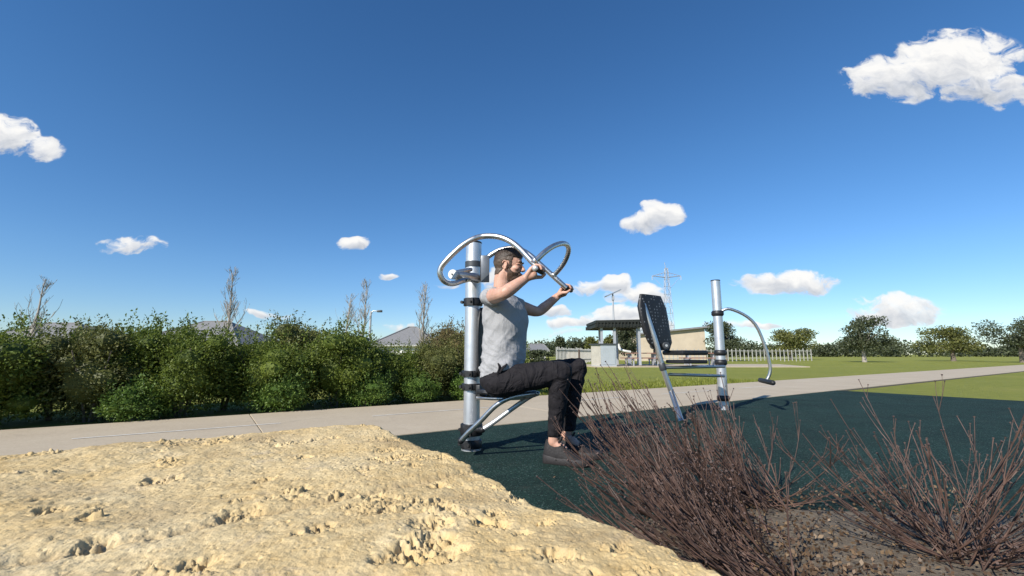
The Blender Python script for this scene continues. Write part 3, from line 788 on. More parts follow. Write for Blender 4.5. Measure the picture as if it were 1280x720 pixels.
# folds in the cloth
sme.calc_loop_triangles() if False else None
nrm_ = [v.normal.copy() for v in sme.vertices]
for v, nn in zip(sme.vertices, nrm_):
    p = v.co; h = (p.z-.55)
    diag = noise.noise(Vector((p.x*9+p.z*9, p.y*6, p.z*7-p.x*5)))
    fold = noise.fractal(Vector((p.x*7, p.y*7, p.z*19+p.x*9)), .8, 2, 3)
    low = cl(1-(p.z-.55)/.25)
    v.co = p + nn*(diag*.007 + fold*(.002+.014*low) - abs(noise.noise(Vector((p.x*10-p.z*9, p.y*4, p.z*5))))*.012)
shirt = add_obj('tshirt', sme, 'shirt', person)
ck = [TC(629,1.104)+F_*.063*math.cos(a)+L_*.066*math.sin(a)-Z_*.016*math.cos(a) for a in [2*math.pi*k/24 for k in range(25)]]
MB().tube(ck, .006, 8).build('neckband', 'collar_dark', shirt)
# trousers
tr = MB()
tr.ell(TC(628,.515)+F_*.0, (.145,.185,.095), Matrix((F_,L_,Z_)).transposed(), 24, 14)
for (H_, K_, A__) in ((HN,KN,AN),(HFt,KF,AF)):
    hem = A__.lerp(K_, .10)
    limb(tr, [H_+Z_*.005, H_.lerp(K_,.35)+Z_*.0, H_.lerp(K_,.7), K_], [.102,.096,.084,.070], 24)
    limb(tr, [K_, K_.lerp(hem,.25)-F_*.008, K_.lerp(hem,.6), K_.lerp(hem,.93)], [.068,.067,.058,.049], 22)
    tr.tube([K_.lerp(hem,.85), K_.lerp(hem,.93), hem, hem-Z_*.012], [.049,.050,.045,.043], 22)
tme = remesh(tr, .0055, 4, .5)
nrm_ = [v.normal.copy() for v in tme.vertices]
for v, nn in zip(tme.vertices, nrm_):
    p = v.co; kn = math.exp(-((p-KN).length/.16)**2) + math.exp(-((p-KF).length/.16)**2); hpz = math.exp(-((p-HN).length/.2)**2)
    f1 = noise.noise(Vector((p.x*26+p.z*22, p.y*9, p.z*10-p.x*6))); f2 = noise.noise(Vector((p.x*11-p.z*16, p.y*9, p.z*8+3)))
    shn = cl((.40-p.z)/.2); f3 = noise.noise(Vector((p.x*8, p.y*8, p.z*34)))
    v.co = p + nn*(f1*.011*min(1,kn) + f2*.010*min(1,hpz+.35) + f3*.008*shn - abs(f2)*.006)
trs_ = add_obj('trousers', tme, 'trousers', person)
# pocket bunch / drawstring at waist
q = MB(); kc = W(626,462,2.86)
q.tube(catmull([kc+Vector((-.012,0,.035)), kc+Vector((-.006,-.012,.01)), kc+Vector((-.018,-.006,-.03)), kc+Vector((-.004,0,-.06))],4), .010, 8, round_=True, flat=.5)
q.tube(catmull([kc+Vector((.03,0,.03)), kc+Vector((.012,-.012,.012)), kc+Vector((-.004,-.006,-.01))],4), .012, 8, round_=True, flat=.5)
q.build('drawstring', 'trousers', trs_)
# shoes
def shoe(heel, toe):
    ax = (toe-heel); ax.z = 0; ln = ax.length; ax.normalize(); sd_ = Z_.cross(ax)
    prof = [(0,.012,.060,.03),(.02,.028,.115,.03),(.06,.036,.150,.03),(.12,.038,.148,.03),(.24,.040,.132,.03),(.32,.041,.140,.03),(.38,.041,.135,.028),(.50,.044,.104,.026),(.62,.047,.082,.024),(.75,.049,.060,.022),(.87,.043,.050,.022),(.95,.032,.042,.024),(.99,.016,.034,.026)]
    up = MB(); rings_ = []
    for (s_, w_, h_, b_) in prof:
        c = heel + ax*ln*s_; ring = []
        for j in range(20):
            a = 2*math.pi*j/20; x = math.cos(a)*w_; z = math.sin(a)
            z = b_-.004 + (h_-b_)*(max(0,z)**.8) if z > 0 else b_-.006
            ring.append(c + sd_*x*(1-.35*max(0,math.sin(a))**2*(1 if s_ < .45 else .5)) + Z_*z)
        rings_.append(ring)
    up.rings(rings_); o = up.build('shoe', 'shoe', person, angle=80)
    so2 = MB(); outl = [(0,.014),(.015,.028),(.06,.038),(.18,.041),(.32,.040),(.45,.042),(.6,.049),(.75,.052),(.88,.046),(.96,.034),(1.0,.014)]
    pts = [(s_, w_) for s_, w_ in outl] + [(s_, -w_) for s_, w_ in reversed(outl)]
    r0 = []; r1 = []; r2 = []; r3 = []
    for s_, w_ in pts:
        base = heel + ax*ln*(s_*1.02-.01); lift = .012*cl((s_-.8)/.2)**2
        r0.append(base+sd_*w_*.92+Z_*(.001+lift)); r1.append(base+sd_*w_*1.03+Z_*(.010+lift)); r2.append(base+sd_*w_*1.0+Z_*(.040+.010*cl((.3-s_)/.3))); r3.append(base+sd_*w_*.88+Z_*(.046+.010*cl((.3-s_)/.3)))
    so2.rings([r0,r1,r2,r3]); so2.build('sole', 'shoe_sole', o, angle=50)
    lc = MB()
    for k in range(5):
        s_ = .41+.055*k; h_ = float(np.interp(s_, [p[0] for p in prof], [p[2] for p in prof])); c = heel+ax*ln*s_+Z_*(h_+.000)
        lc.tube([c-sd_*.020-Z_*.008, c+Z_*.002, c+sd_*.020-Z_*.008], .003, 6, round_=True)
    lc.build('laces', 'lace', o)
    tg = MB(); c = heel+ax*ln*.37+Z_*.142; tg.box(c, (.012,.035,.05), rz=math.atan2(ax.y,ax.x), ry=.5); tg.build('tongue', 'shoe', o, bevel=.004)
def flatp(px, py): p = G(px, py); p.z = 0; return p
shoe(AN*1 - Z_*AN.z - F_*.065 - L_*.0, AN - Z_*AN.z + F_*.235 - L_*.02)
shoe(AF - Z_*AF.z - F_*.065, AF - Z_*AF.z + F_*.235 + L_*.01)

# ------------------------------------------------------------------ bare twiggy shrubs, right foreground
def twig_shrub(center, nst, az0, azs, L0, label, seed, el0=15, el1=85):
    """stems fan out of one root crown; az0/azs = mean azimuth and spread in degrees, L0 = stem length"""
    rnd = random.Random(seed)
    root = thing('bare_shrub', (center[0],center[1],0), label, 'shrub', 'leafless shrubs beside the limestone')
    tw = MB(); sd_ = MB()
    for k in range(nst):
        az_ = R(rnd.gauss(az0, azs)); el_ = R(rnd.uniform(el0, el1)); L = L0*rnd.uniform(.72,1.08)*(.80+.3*math.sin(el_))
        p = Vector((center[0]+rnd.gauss(0,.07), center[1]+rnd.gauss(0,.07), .0))
        d = Vector((math.cos(az_)*math.cos(el_), math.sin(az_)*math.cos(el_), math.sin(el_)*.62)).normalized()
        pts = [p]; N = 10; wob = Vector((rnd.gauss(0,.03), rnd.gauss(0,.03), 0))
        for i in range(N):
            if i in (3, 6): wob = Vector((rnd.gauss(0,.06), rnd.gauss(0,.06), rnd.gauss(0,.02)))
            d = (d + wob*.5 + Vector((rnd.gauss(0,.035), rnd.gauss(0,.035), .048))).normalized(); pts.append(pts[-1]+d*L/N)
        r0 = rnd.uniform(.0020,.0038); tw.tube(pts, [r0*(1-.55*i/N) for i in range(N+1)], 5)
        ends = [(pts[-1], d, r0*.42)]
        for b in range(rnd.randint(2,5)):
            i = rnd.randint(2,9); q = pts[i]; dd = ((pts[i]-pts[i-1]).normalized() + Vector((rnd.gauss(0,.22), rnd.gauss(0,.22), rnd.uniform(0,.22)))).normalized(); bp = [q]
            m_ = rnd.randint(3,6)
            for j in range(m_):
                dd = (dd + Vector((rnd.gauss(0,.04), rnd.gauss(0,.04), .035))).normalized(); bp.append(bp[-1]+dd*L*.062*rnd.uniform(.8,1.3))
            rb = r0*.55; tw.tube(bp, [rb*(1-.30*j/m_) for j in range(m_+1)], 4); ends.append((bp[-1], dd, rb*.7))
            if rnd.random() < .45:
                q2 = bp[m_//2+1]; d3 = (dd + Vector((rnd.gauss(0,.3), rnd.gauss(0,.3), .15))).normalized()
                bq = [q2, q2+d3*.03, q2+d3*.06+Vector((0,0,.004))]; tw.tube(bq, [rb*.7,rb*.6,rb*.55], 4); ends.append((bq[-1], d3, rb*.55))
        for (e, de, re) in ends:
            r_ = rnd.uniform(.0022,.0038)
            sd_.tube([e-de*.006, e-de*.001, e+de*.0015, e+de*.004, e+de*.0045], [re*.9, re*1.1, r_, r_*1.15, r_*.5], 6)
        for i in range(3, 10):      # nodes
            if rnd.random() < .35:
                sd_.ell(pts[i], (.0027,.0027,.0036), None, 6, 4)
    tw.build('stems', 'twig', root, angle=80); o = sd_.build('seed_heads', 'seed', root, angle=80); tag(o, kind='stuff')
    return root
twig_shrub((.86,1.86), 100, 166, 36, .70, 'leafless brown twiggy shrub nearest the seated man, knobbly tips leaning over the rubber', 3, 8, 54)
twig_shrub((.76,1.44), 70, 154, 30, .58, 'low leafless twiggy shrub growing right against the limestone edge', 5, 6, 55)
twig_shrub((1.15,2.16), 80, 150, 55, .50, 'tall leafless twiggy shrub in front of the second exercise machine', 8, 14, 62)
twig_shrub((1.52,1.62), 80, 80, 100, .50, 'leafless twiggy shrub farthest right in the bed', 12, 12, 76)
# leaf litter under the shrubs
n = 5200
cx = np.concatenate([rng.normal(.86,.24,n//2), rng.uniform(.65,2.2,n-n//2)]); cy = np.concatenate([rng.normal(1.45,.3,n//2), rng.uniform(.8,2.4,n-n//2)])
P = np.stack([cx,cy,rng.uniform(.008,.03,n)],1)
sd0 = P[:,0]-P[:,1]*.0
keep = [i for i in range(n) if ((Vector(P[i])-org).dot(en) < float(np.interp((Vector(P[i])-org).dot(-eu), exs, eys))-.02)]
nn = np.tile(np.array([[0,0,.1]]), (len(keep),1))
me = leaves_mesh('leaf_litter', P[keep], .017, nn, .6); me.shade_smooth()
tag(add_obj('leaf_litter', me, 'litter'), 'dry brown leaves scattered under the twiggy shrubs', 'leaf litter', kind='stuff')

# ------------------------------------------------------------------ second exercise machine (right)
m2o = flatp(872,520); m2 = thing('leg_press_machine', (m2o.x,m2o.y,0), 'second exercise machine with black padded back and leaning steel tube, beyond the twiggy shrubs', 'exercise machine')
Y2 = m2o.y
tb = MB(); tb.tube([W(804,380,Y2-.05), W(812,404,Y2-.06), W(821.5,433,Y2-.07), W(829,462,Y2-.08), W(839,490,Y2-.09), flatp(852,528)], .029, 20)
lt = tb.build('leaning_tube', 'steel', m2)
a_ = W(826.5,454,Y2-.078); b_ = W(829.5,463,Y2-.08); MB().tube([a_, a_.lerp(b_,.1), a_.lerp(b_,.9), b_], [.033,.038,.038,.033], 20).build('sleeve', 'dark_grey', lt)
# padded back: rounded slab, tilted
pad = MB(); ctr = [(813,369,.23),(815,384,.255),(818,400,.255),(821,415,.24),(825,428,.21),(827.5,438,.16)]
rings_ = []; 
for k, (px_, py_, hw) in enumerate(ctr):
    c = W(px_, py_, Y2+.06); hw *= .83 if k in (0,5) else 1
    ax = Vector((.80,.60,0)).normalized(); nx = Vector((.60,-.80,.0)).normalized(); t = .045*(.6 if k in (0,5) else 1)
    rings_.append([c + ax*hw*math.copysign(abs(math.cos(a))**.5, math.cos(a)) + nx*t*math.copysign(abs(math.sin(a))**.7, math.sin(a)) for a in [2*math.pi*j/24 for j in range(24)]])
pad.rings(rings_); po = pad.build('back_pad', 'perforated', m2, angle=50)
for px_ in (817.5, 833):
    c = W(px_,432,Y2-.03); MB().cyl(c, c+Vector((0,.04,0)), .040, 24, .006).build('pad_roller', 'dark_grey', po)
    MB().cyl(c-Vector((0,.006,0)), c+Vector((0,.0,0)), .014, 16).build('bolt', 'cap_metal', po)
# seat, rails, upright post
st = MB(); st.box(W(856,441,Y2+.05), (.36,.36,.055), rz=.35); st.build('seat', 'black_plastic', m2, bevel=.02)
st = MB(); st.box(W(858,452,Y2+.05), (.34,.30,.04), rz=.35); st.build('seat_base', 'black_rubber', m2, bevel=.01)
MB().tube([W(832,459.5,Y2-.08), W(905,458,Y2+.22)], .018, 14).build('rail', 'steel', m2)
MB().tube([W(836,468,Y2+.1), W(905,470,Y2+.30)], .018, 14).build('rail', 'steel', m2)
pq = flatp(905,512); 
po2 = MB().tube([pq, Vector((pq.x,pq.y,1.62))], .057, 32).build('post', 'galv', m2)
MB().cyl((pq.x,pq.y,1.618), (pq.x,pq.y,1.634), .059, 32, .004).build('post_cap', 'black_plastic', po2)
for z in (.14, .58, .70, 1.20):
    MB().tube([(pq.x,pq.y,z-.035),(pq.x,pq.y,z-.02),(pq.x,pq.y,z+.02),(pq.x,pq.y,z+.035)], [.060,.074,.074,.060], 32).build('collar', 'black_plastic', m2, angle=60)
MB().tube(catmull([Vector((pq.x,pq.y,1.2)), Vector((pq.x+.15,pq.y-.05,1.25)), Vector((pq.x+.42,pq.y-.1,1.05)), Vector((pq.x+.55,pq.y-.12,.55)), Vector((pq.x+.5,pq.y-.1,.35))],6), .019, 14).build('lever_arm', 'steel', m2, angle=60)
MB().tube([Vector((pq.x+.5,pq.y-.1,.35))-Vector((.08,.28,0)), Vector((pq.x+.5,pq.y-.1,.35))+Vector((.08,.28,0))], .030, 14, round_=True).build('foot_bar', 'black_rubber', m2)

# ------------------------------------------------------------------ hedge shrubs along the path
def core(lumps, k=.62):
    mb = MB()
    for c, r in lumps: mb.ell(c, [q*k for q in r], None, 8, 6)
    return [tuple(v) for v in mb.v], mb.f
def shrub_mesh(seed, w, d, h, nleaf, size):
    rd = random.Random(seed); lumps = []
    for k in range(16):
        a = rd.uniform(0,2*math.pi); q = rd.uniform(.15,.75); z = rd.uniform(.18,.80)*h
        r = rd.uniform(.20,.33)
        lumps.append(((math.cos(a)*q*w/2, math.sin(a)*q*d/2, z), (r*w*.75, r*d*.75, r*h*.62)))
    lumps.append(((0,0,h*.4),(w*.42,d*.42,h*.4)))
    P, Nn = clump_points(lumps, nleaf, .6)
    # upright sprigs breaking the outline
    S = []
    for k in range(70):
        a = rd.uniform(0,2*math.pi); q = rd.uniform(0,.9); b = np.array([math.cos(a)*q*w*.5, math.sin(a)*q*d*.5, h*rd.uniform(.6,.92)])
        dr = np.array([rd.gauss(0,.25), rd.gauss(0,.25), 1]); l_ = rd.uniform(.08,.2)
        for t in np.linspace(0,1,12): S.append(b+dr*l_*t+rng.normal(0,.008,3))
    P = np.vstack([P, np.array(S)]); Nn = np.vstack([Nn, np.tile([[0,0,.8]], (len(S),1))])
    m_ = P[:,2] > .01; P = P[m_]; Nn = Nn[m_]
    return leaves_mesh('foliage', P, size, Nn, .5, .4, core(lumps))
def make_shrub(seed, w, d, h, n, size, mat, label):
    root = thing('hedge_shrub', (0,0,0), label, 'shrub', 'green shrubs lining the far side of the path')
    me = shrub_mesh(seed, w, d, h, n, size); add_obj('foliage', me, mat, root)
    st = MB(); rd = random.Random(seed)
    for k in range(6):
        a = rd.uniform(0,6.28); st.tube([(0.03*math.cos(a),.03*math.sin(a),-.03),(.12*math.cos(a),.12*math.sin(a),h*.3),(.3*w*math.cos(a),.3*d*math.sin(a),h*.7)], [.015,.011,.005], 6)
    st.build('stems', 'bark', root)
    return root
protos = [make_shrub(1,1.15,1.0,1.05,17000,.032,'leaf_hedge','x'), make_shrub(2,1.1,1.0,1.0,17000,.031,'leaf_hedge','x'), make_shrub(3,1.0,.95,1.08,15000,.029,'leaf_olive','x'), make_shrub(4,.9,.7,.45,7500,.030,'leaf_bright','x')]
hl = flatp(438,507); hu = U.copy(); hn = N_.copy(); hl = A + N_*(wid-.02) + U*((hl-A).dot(U))
slots = [ # (distance along from hl, offset behind, proto, scale, label)
 (-4.3,.55,0,1.08,'leafy green hedge shrub at the far left of the photo, beside the concrete path'),
 (-3.5,.50,1,1.05,'rounded green hedge shrub, second from the left end of the hedge'),
 (-2.65,.58,2,1.0,'olive green hedge shrub, third from the left end of the hedge'),
 (-1.85,.52,0,1.0,'dense green hedge shrub, fourth from the left end of the hedge'),
 (-1.0,.55,1,1.06,'green hedge shrub in the hedge, fifth from the left end'),
 (-.15,.55,0,1.06,'tall dark green hedge shrub below the street lamp'),
 (.62,.62,1,.90,'dipping green hedge shrub in front of the grey roofed house'),
 (1.30,.60,2,.86,'lower olive hedge shrub beneath the bare tree by the house'),
 (1.95,.50,2,1.02,'brown green hedge shrub just left of the galvanised post'),
 (2.60,.58,0,1.0,'green hedge shrub behind the galvanised post and the man'),
 (.2,.28,3,.9,'low bright green bush at the foot of the hedge below the street lamp'),
 (1.0,.30,3,.8,'low bright green bush at the hedge foot below the house'),
 (1.7,.28,3,.85,'low bright green bush at the hedge foot near the post'),
 (-.9,.26,3,.95,'low bright green bush at the hedge foot, left of the lamp'),
 (-2.2,.26,3,.9,'low bright green bush at the foot of the olive shrub on the left')]
used = set()
for i, (s_, off, pk, sc, lab) in enumerate(slots):
    o = protos[pk] if pk not in used else copy_tree(protos[pk]); used.add(pk)
    c = hl + hu*s_ + hn*off; o.location = (c.x, c.y, -.02); o.rotation_euler = (0,0,random.uniform(0,6.28)); o.scale = (sc, sc, sc*random.uniform(.95,1.04)); o['label'] = lab
# second row behind: gives thickness
back = [(-3.0,1.0,1,1.05,'inner hedge shrub filling the gap between the second and third shrubs from the left'),(-2.3,.85,0,.92,'inner hedge shrub filling the gap between the third and fourth shrubs from the left'),(-1.45,.9,1,.98,'inner hedge shrub filling the gap between the fourth and fifth shrubs from the left'),(.25,.95,0,.88,'inner hedge shrub just right of the tall shrub below the lamp'),(.98,.9,0,.80,'inner hedge shrub hiding the foot of the slender leafless tree'),(-3.95,.7,2,1.0,'olive inner shrub between the two leftmost hedge shrubs'),(-3.9,1.25,1,1.12,'back row hedge shrub behind the leftmost hedge shrubs'),(-2.2,1.3,0,1.1,'back row hedge shrub behind the olive shrub on the left'),(-.6,1.3,2,1.18,'back row olive shrub behind the tall shrub below the lamp'),(1.9,1.2,2,1.20,'tall brownish back row shrub left of the post'),(2.5,1.35,2,1.12,'back row brownish shrub right behind the post')]
for (s_, off, pk, sc, lab) in back:
    o = copy_tree(protos[pk]); c = hl + hu*s_ + hn*off; o.location = (c.x, c.y, -.02); o.rotation_euler = (0,0,random.uniform(0,6.28)); o.scale = (sc,sc,sc); o['label'] = lab
    if pk == 2 and s_ > 1:
        for ch in o.children:
            if ch.name.startswith('foliage') and sc > 1.15:
                ch.data = ch.data.copy(); ch.data.materials[0] = MAT['leaf_dry']

# ------------------------------------------------------------------ bare trees
def bare_tree(base, h, label, seed, spread=.35, r0=.045):
    rd = random.Random(seed)
    root = thing('bare_tree', base, label, 'tree', 'leafless trees behind the hedge')
    base = Vector(base)
    tr_ = MB(); cr = MB(); pts = [base+Z_*-.05]; d = Vector((0,0,1))
    for i in range(12):
        d = (d+Vector((rd.gauss(0,.03),rd.gauss(0,.03),.05))).normalized(); pts.append(pts[-1]+d*h/12)
    tr_.tube(pts, [r0*(1-.85*i/12) for i in range(13)], 8)
    def grow(p, d, ln, r, lev):
        q = [p]; dd = d.copy()
        for i in range(5):
            dd = (dd+Vector((rd.gauss(0,.07),rd.gauss(0,.07),.09))).normalized(); q.append(q[-1]+dd*ln/5)
        cr.tube(q, [max(.0035,r*(1-.7*i/5)) for i in range(6)], 5 if lev == 0 else 3)
        if lev < 2:
            for k in range(4 if lev == 0 else 3):
                i = rd.randint(1,5); nd = (dd+Vector((rd.gauss(0,.5),rd.gauss(0,.5),rd.gauss(.15,.25)))).normalized(); grow(q[i], nd, ln*rd.uniform(.35,.6), r*.5, lev+1)
    for k in range(24):
        t = rd.uniform(.28,.97); i = int(t*12); p = pts[i].lerp(pts[min(12,i+1)], t*12-i); a = rd.uniform(0,6.28)
        nd = Vector((math.cos(a)*spread*2, math.sin(a)*spread*2, 1)).normalized(); grow(p, nd, h*rd.uniform(.16,.34)*(1.25-t), r0*.42*(1.1-t), 0)
    t_ = tr_.build('trunk', 'bark_pale', root); cr.build('crown', 'bark_pale', root)
    return root
def at(px, Y, z=0): return ((px-640)/FPX*Y, Y, z)
def hgt(py, Y): return W(640,py,Y).z
bare_tree(at(528,13.0), hgt(354,13), 'slender leafless tree standing in front of the grey roofed house', 21, .22, .05)
bare_tree(at(450,15.0), hgt(352,15), 'leafless tree beside the street lamp above the hedge', 22, .32, .055)
bare_tree(at(432,16.5), hgt(365,16.5), 'smaller leafless tree left of the street lamp', 25, .34, .05)
bare_tree(at(284,11.5), hgt(340,11.5), 'tallest leafless tree, rising above the hedge on the left', 23, .25, .055)
bare_tree(at(35,12.5), hgt(345,12.5), 'leafless tree at the left edge of the photo', 24, .32, .06)
# ------------------------------------------------------------------ street lamp
Y = 26; rt = thing('street_lamp', at(463,Y), 'grey street lamp with a short arm above the hedge', 'street lamp')
b0 = Vector(at(463,Y)); zt = hgt(389,Y); arm_end = W(472,389,Y)
MB().tube([b0, b0+Z_*(zt-.4), b0+Z_*zt], [.09,.06,.05], 10).build('pole', 'pylon_grey', rt)
MB().tube([b0+Z_*(zt-.1), b0+Z_*(zt+.02)+Vector((.15,0,0)), arm_end], .03, 8).build('arm', 'pylon_grey', rt)
MB().box(arm_end+Vector((.12,0,0)), (.30,.16,.13)).build('lamp_head', 'dark_grey', rt, bevel=.03)
# ------------------------------------------------------------------ houses
def house(px0, px1, Y, py_eave, py_ridge, label, ridge=.3, depth=9, mat_wall='render_white'):
    x0, x1 = at(px0,Y)[0], at(px1,Y)[0]; ze, zr = hgt(py_eave,Y), hgt(py_ridge, Y+depth*.5)
    r = thing('house', ((x0+x1)/2, Y, 0), label, 'house')
    w = MB(); w.prism([(x0+.5,Y+.5),(x1-.5,Y+.5),(x1-.5,Y+depth-.5),(x0+.5,Y+depth-.5)], -.1, ze-.05); w.build('wall', mat_wall, r)
    rf = MB(); xc = (x0+x1)/2; hw = (x1-x0)/2*ridge; ym = Y+depth/2
    rf.add([(x0,Y,ze),(x1,Y,ze),(x1,Y+depth,ze),(x0,Y+depth,ze),(xc-hw,ym,zr),(xc+hw,ym,zr)], [(0,1,5,4),(1,2,5),(2,3,4,5),(3,0,4),(3,2,1,0)])
    ro = rf.build('roof', 'roof_tile', r, smooth=False)
    gt = MB(); gt.box(((x0+x1)/2,Y-.05,ze-.10), (x1-x0+.1,.12,.18)); gt.build('gutter', 'fence_white', ro)
    hp_ = MB()
    for a, b in (((x0,Y,ze),(xc-hw,ym,zr)),((x1,Y,ze),(xc+hw,ym,zr)),((xc-hw,ym,zr),(xc+hw,ym,zr))):
        hp_.tube([Vector(a)+Z_*.03, Vector(b)+Z_*.03], .10, 6)
    hp_.build('ridge_tiles', 'roof_tile', ro)
    n = max(2, int((x1-x0)/3.5))
    for k in range(n):
        cx_ = x0+(x1-x0)*(k+.5)/n
        f = MB(); f.box((cx_,Y+.46,ze-1.15), (1.5,.10,1.2)); fo = f.build('window', 'fence_white', r)
        MB().box((cx_,Y+.40,ze-1.15), (1.3,.03,1.0)).build('pane', 'window_glass', fo)
    return r
house(462, 546, 60, 431, 409, 'grey hip roofed house behind the slender leafless tree', .12, 12)
house(530, 578, 75, 432, 420, 'low grey roofed house just left of the post', .4, 10)
house(150, 300, 55, 430, 402, 'wide grey roofed house behind the hedge on the left', .25, 14, 'brick')
house(-60, 90, 60, 430, 404, 'grey roofed house at the left edge of the photo', .3, 14)
house(640, 686, 70, 438, 430.5, 'long low white building behind the man', .8, 8)
# ------------------------------------------------------------------ leafy background trees
def leafy_tree(px, Y, py_top, wpx, mat, label, seed, trunk='bark', n=5000, zlow=.25):
    rd = random.Random(seed); h = hgt(py_top, Y); w = wpx/FPX*Y
    b = Vector(at(px,Y)); r = thing('tree', b, label, 'tree', 'leafy trees across the park')
    lumps = []
    for k in range(26):
        a = rd.uniform(0,6.28); q = rd.uniform(.1,.82); zz = rd.uniform(zlow+.08,.90); prof = math.sin(math.pi*min(1,max(.12,(zz-zlow)/(1-zlow)*.85+.1)))**.6
        rr_ = rd.uniform(.13,.24)
        lumps.append(((b.x+math.cos(a)*q*w/2*prof, b.y+math.sin(a)*q*w/2*prof, h*zz), (rr_*w*.8, rr_*w*.8, rr_*h*.6)))
    P, Nn = clump_points(lumps, n, .3)
    me = leaves_mesh('crown', P, max(.10, Y*.0042), Nn*.4, .5, .5)
    t = MB(); fork = b+Z_*h*(zlow+.1)
    t.tube([b-Z_*.1, b+Z_*h*zlow*.6, fork], [w*.035, w*.028, w*.022], 8)
    for k in range(9):
        c = Vector(lumps[k][0]); t.tube([fork-Z_*h*.05, fork.lerp(c,.5)+Z_*h*.04, c], [w*.016,w*.011,w*.004], 6)
    t.build('trunk', trunk, r); add_obj('crown', me, mat, r)
    return r
leafy_tree(700, 42, 421, 16, 'leaf_gum', 'narrow upright dark tree just right of the man above the fence', 31, n=3500, zlow=.1)
leafy_tree(722, 60, 427, 24, 'leaf_gum', 'rounded green tree behind the white fence', 32, n=3000)
leafy_tree(741, 55, 421, 26, 'leaf_olive', 'olive tree left of the grey cabinet', 33, n=3500)
leafy_tree(759, 58, 419, 24, 'leaf_olive', 'olive tree right behind the grey cabinet', 38, n=3200)
leafy_tree(786, 36, 408, 40, 'leaf_gum', 'gum tree with a pale bent branch behind the picnic table', 34, trunk='bark_pale', n=5200, zlow=.22)
leafy_tree(672, 34, 436, 36, 'leaf_gum', 'low wide bush shaped tree in front of the long white building', 35, n=3500, zlow=.02)
leafy_tree(905, 50, 402, 60, 'leaf_gum', 'broad green tree behind the second exercise machine', 36, n=6000)
leafy_tree(985, 60, 410, 70, 'leaf_olive', 'wide olive tree between the two right hand gums', 37, n=6000)
leafy_tree(1075, 42, 396, 76, 'leaf_gum', 'big dark green gum tree on the right side of the park', 39, trunk='bark_pale', n=7500)
leafy_tree(1185, 48, 408, 80, 'leaf_olive', 'olive tree near the right edge of the park', 40, n=6500)
leafy_tree(1270, 40, 392, 80, 'leaf_gum', 'dark gum tree at the right edge of the photo', 41, n=6500)
leafy_tree(380, 48, 414, 50, 'leaf_gum', 'leafy green tree behind the hedge between two houses', 42, n=5000)
leafy_tree(118, 40, 408, 46, 'leaf_olive', 'leafy olive tree between the two left hand houses', 43, n=5000)
leafy_tree(815, 62, 424, 40, 'leaf_gum', 'low dark tree peeking over the beige building', 51, n=3500, zlow=.1)
leafy_tree(748, 75, 426, 50, 'leaf_gum', 'dark tree farthest behind the pale fence and cabinet', 52, n=4000, zlow=.05)
# pale bent branch of the gum
gb_ = thing('fallen_branch', at(772,35), 'pale bent dead branch leaning against the gum tree', 'branch')
MB().tube(catmull([W(773,430,35), W(775,436,35), W(780,438.5,34.9), W(788,440,35)],5), [.10]*16, 8).build('wood', 'render_white', gb_)
# ------------------------------------------------------------------ fences
def batten_fence(px0, Y0, px1, Y1, h, label, step=.28, mat='fence_white'):
    a = Vector(at(px0,Y0)); b = Vector(at(px1,Y1)); n = int((b-a).length/step); r = thing('fence', a.lerp(b,.5), label, 'fence')
    m_ = MB(); rd = random.Random(5)
    for i in range(n+1):
        p = a.lerp(b, i/n); m_.box(p+Z_*(h/2+rd.uniform(-.05,.12)*h*.5), (.07,.05,h*rd.uniform(.9,1.05)), rz=math.atan2((b-a).y,(b-a).x))
    m_.build('battens', mat, r)
    rl = MB()
    for z in (.25*h, .85*h): rl.tube([a+Z_*z, b+Z_*z], .03, 6)
    rl.build('rails', mat, r); return r
batten_fence(695,32,742,40,1.15,'pale batten fence across the park, seen right of the knees')
batten_fence(818,44,1010,47,1.2,'pale batten fence behind the second exercise machine',.45)
# low garden wall
lw = thing('low_wall', at(735,44), 'low beige wall beyond the pale fence', 'wall'); MB().box(at(733,45,.45), (5,.3,.9)).build('wall_panel', 'render_beige', lw)
# ------------------------------------------------------------------ cabinet, slab, shelter
sl = MB(); p0 = at(742,25); p1 = at(1010,25); sl.prism([(p0[0],25.2),(p1[0],25.2),(p1[0]+2,31.5),(p0[0]-.5,31.5)], -.1, .012); struct('paving', sl, 'concrete', smooth=False)
Yc = 25.6; cb_ = thing('utility_cabinet', at(758.5,Yc), 'grey park barbecue cabinet with beige side beneath the dark shelter roof', 'cabinet')
xa, xb = W(751,445,Yc).x, W(770.5,445,Yc).x; zc_ = hgt(431,Yc)
MB().prism([(xa,Yc),(xb,Yc),(xb,Yc+.9),(xa-.38,Yc+.9)], 0, zc_).build('body', 'box_grey', cb_)
MB().prism([(xa-.10,Yc-.06),(xb+.08,Yc-.06),(xb+.08,Yc+.98),(xa-.50,Yc+.98)], zc_, zc_+.07).build('lid', 'dark_grey', cb_)
MB().box(((xa+xb)/2,Yc-.012,zc_*.48), (xb-xa-.16,.02,zc_*.78)).build('door', 'box_grey', cb_)
MB().add([(xa-.004,Yc+.002,.05),(xa-.384,Yc+.898,.05),(xa-.384,Yc+.898,zc_-.03),(xa-.004,Yc+.002,zc_-.03)],[(0,1,2,3)]).build('side_panel', 'box_side', cb_)
shl = thing('picnic_shelter', at(770,27), 'dark flat roofed picnic shelter over the grey cabinet', 'shelter')
zs0, zs1 = hgt(412,27), hgt(398,27); sxa, sxb = at(742,27)[0], at(804,27)[0]
rf = MB()
k = 0
rf.box(((sxa+sxb)/2, 28, (zs0+zs1)/2+.12), (sxb-sxa, 3.4, .16), ry=-.02)
for i in range(15):
    x = sxa + (sxb-sxa)*(i+.5)/15; rf.box((x, 28, (zs0+zs1)/2-.06+random.uniform(-.03,.03)), (.08,3.5,.30))
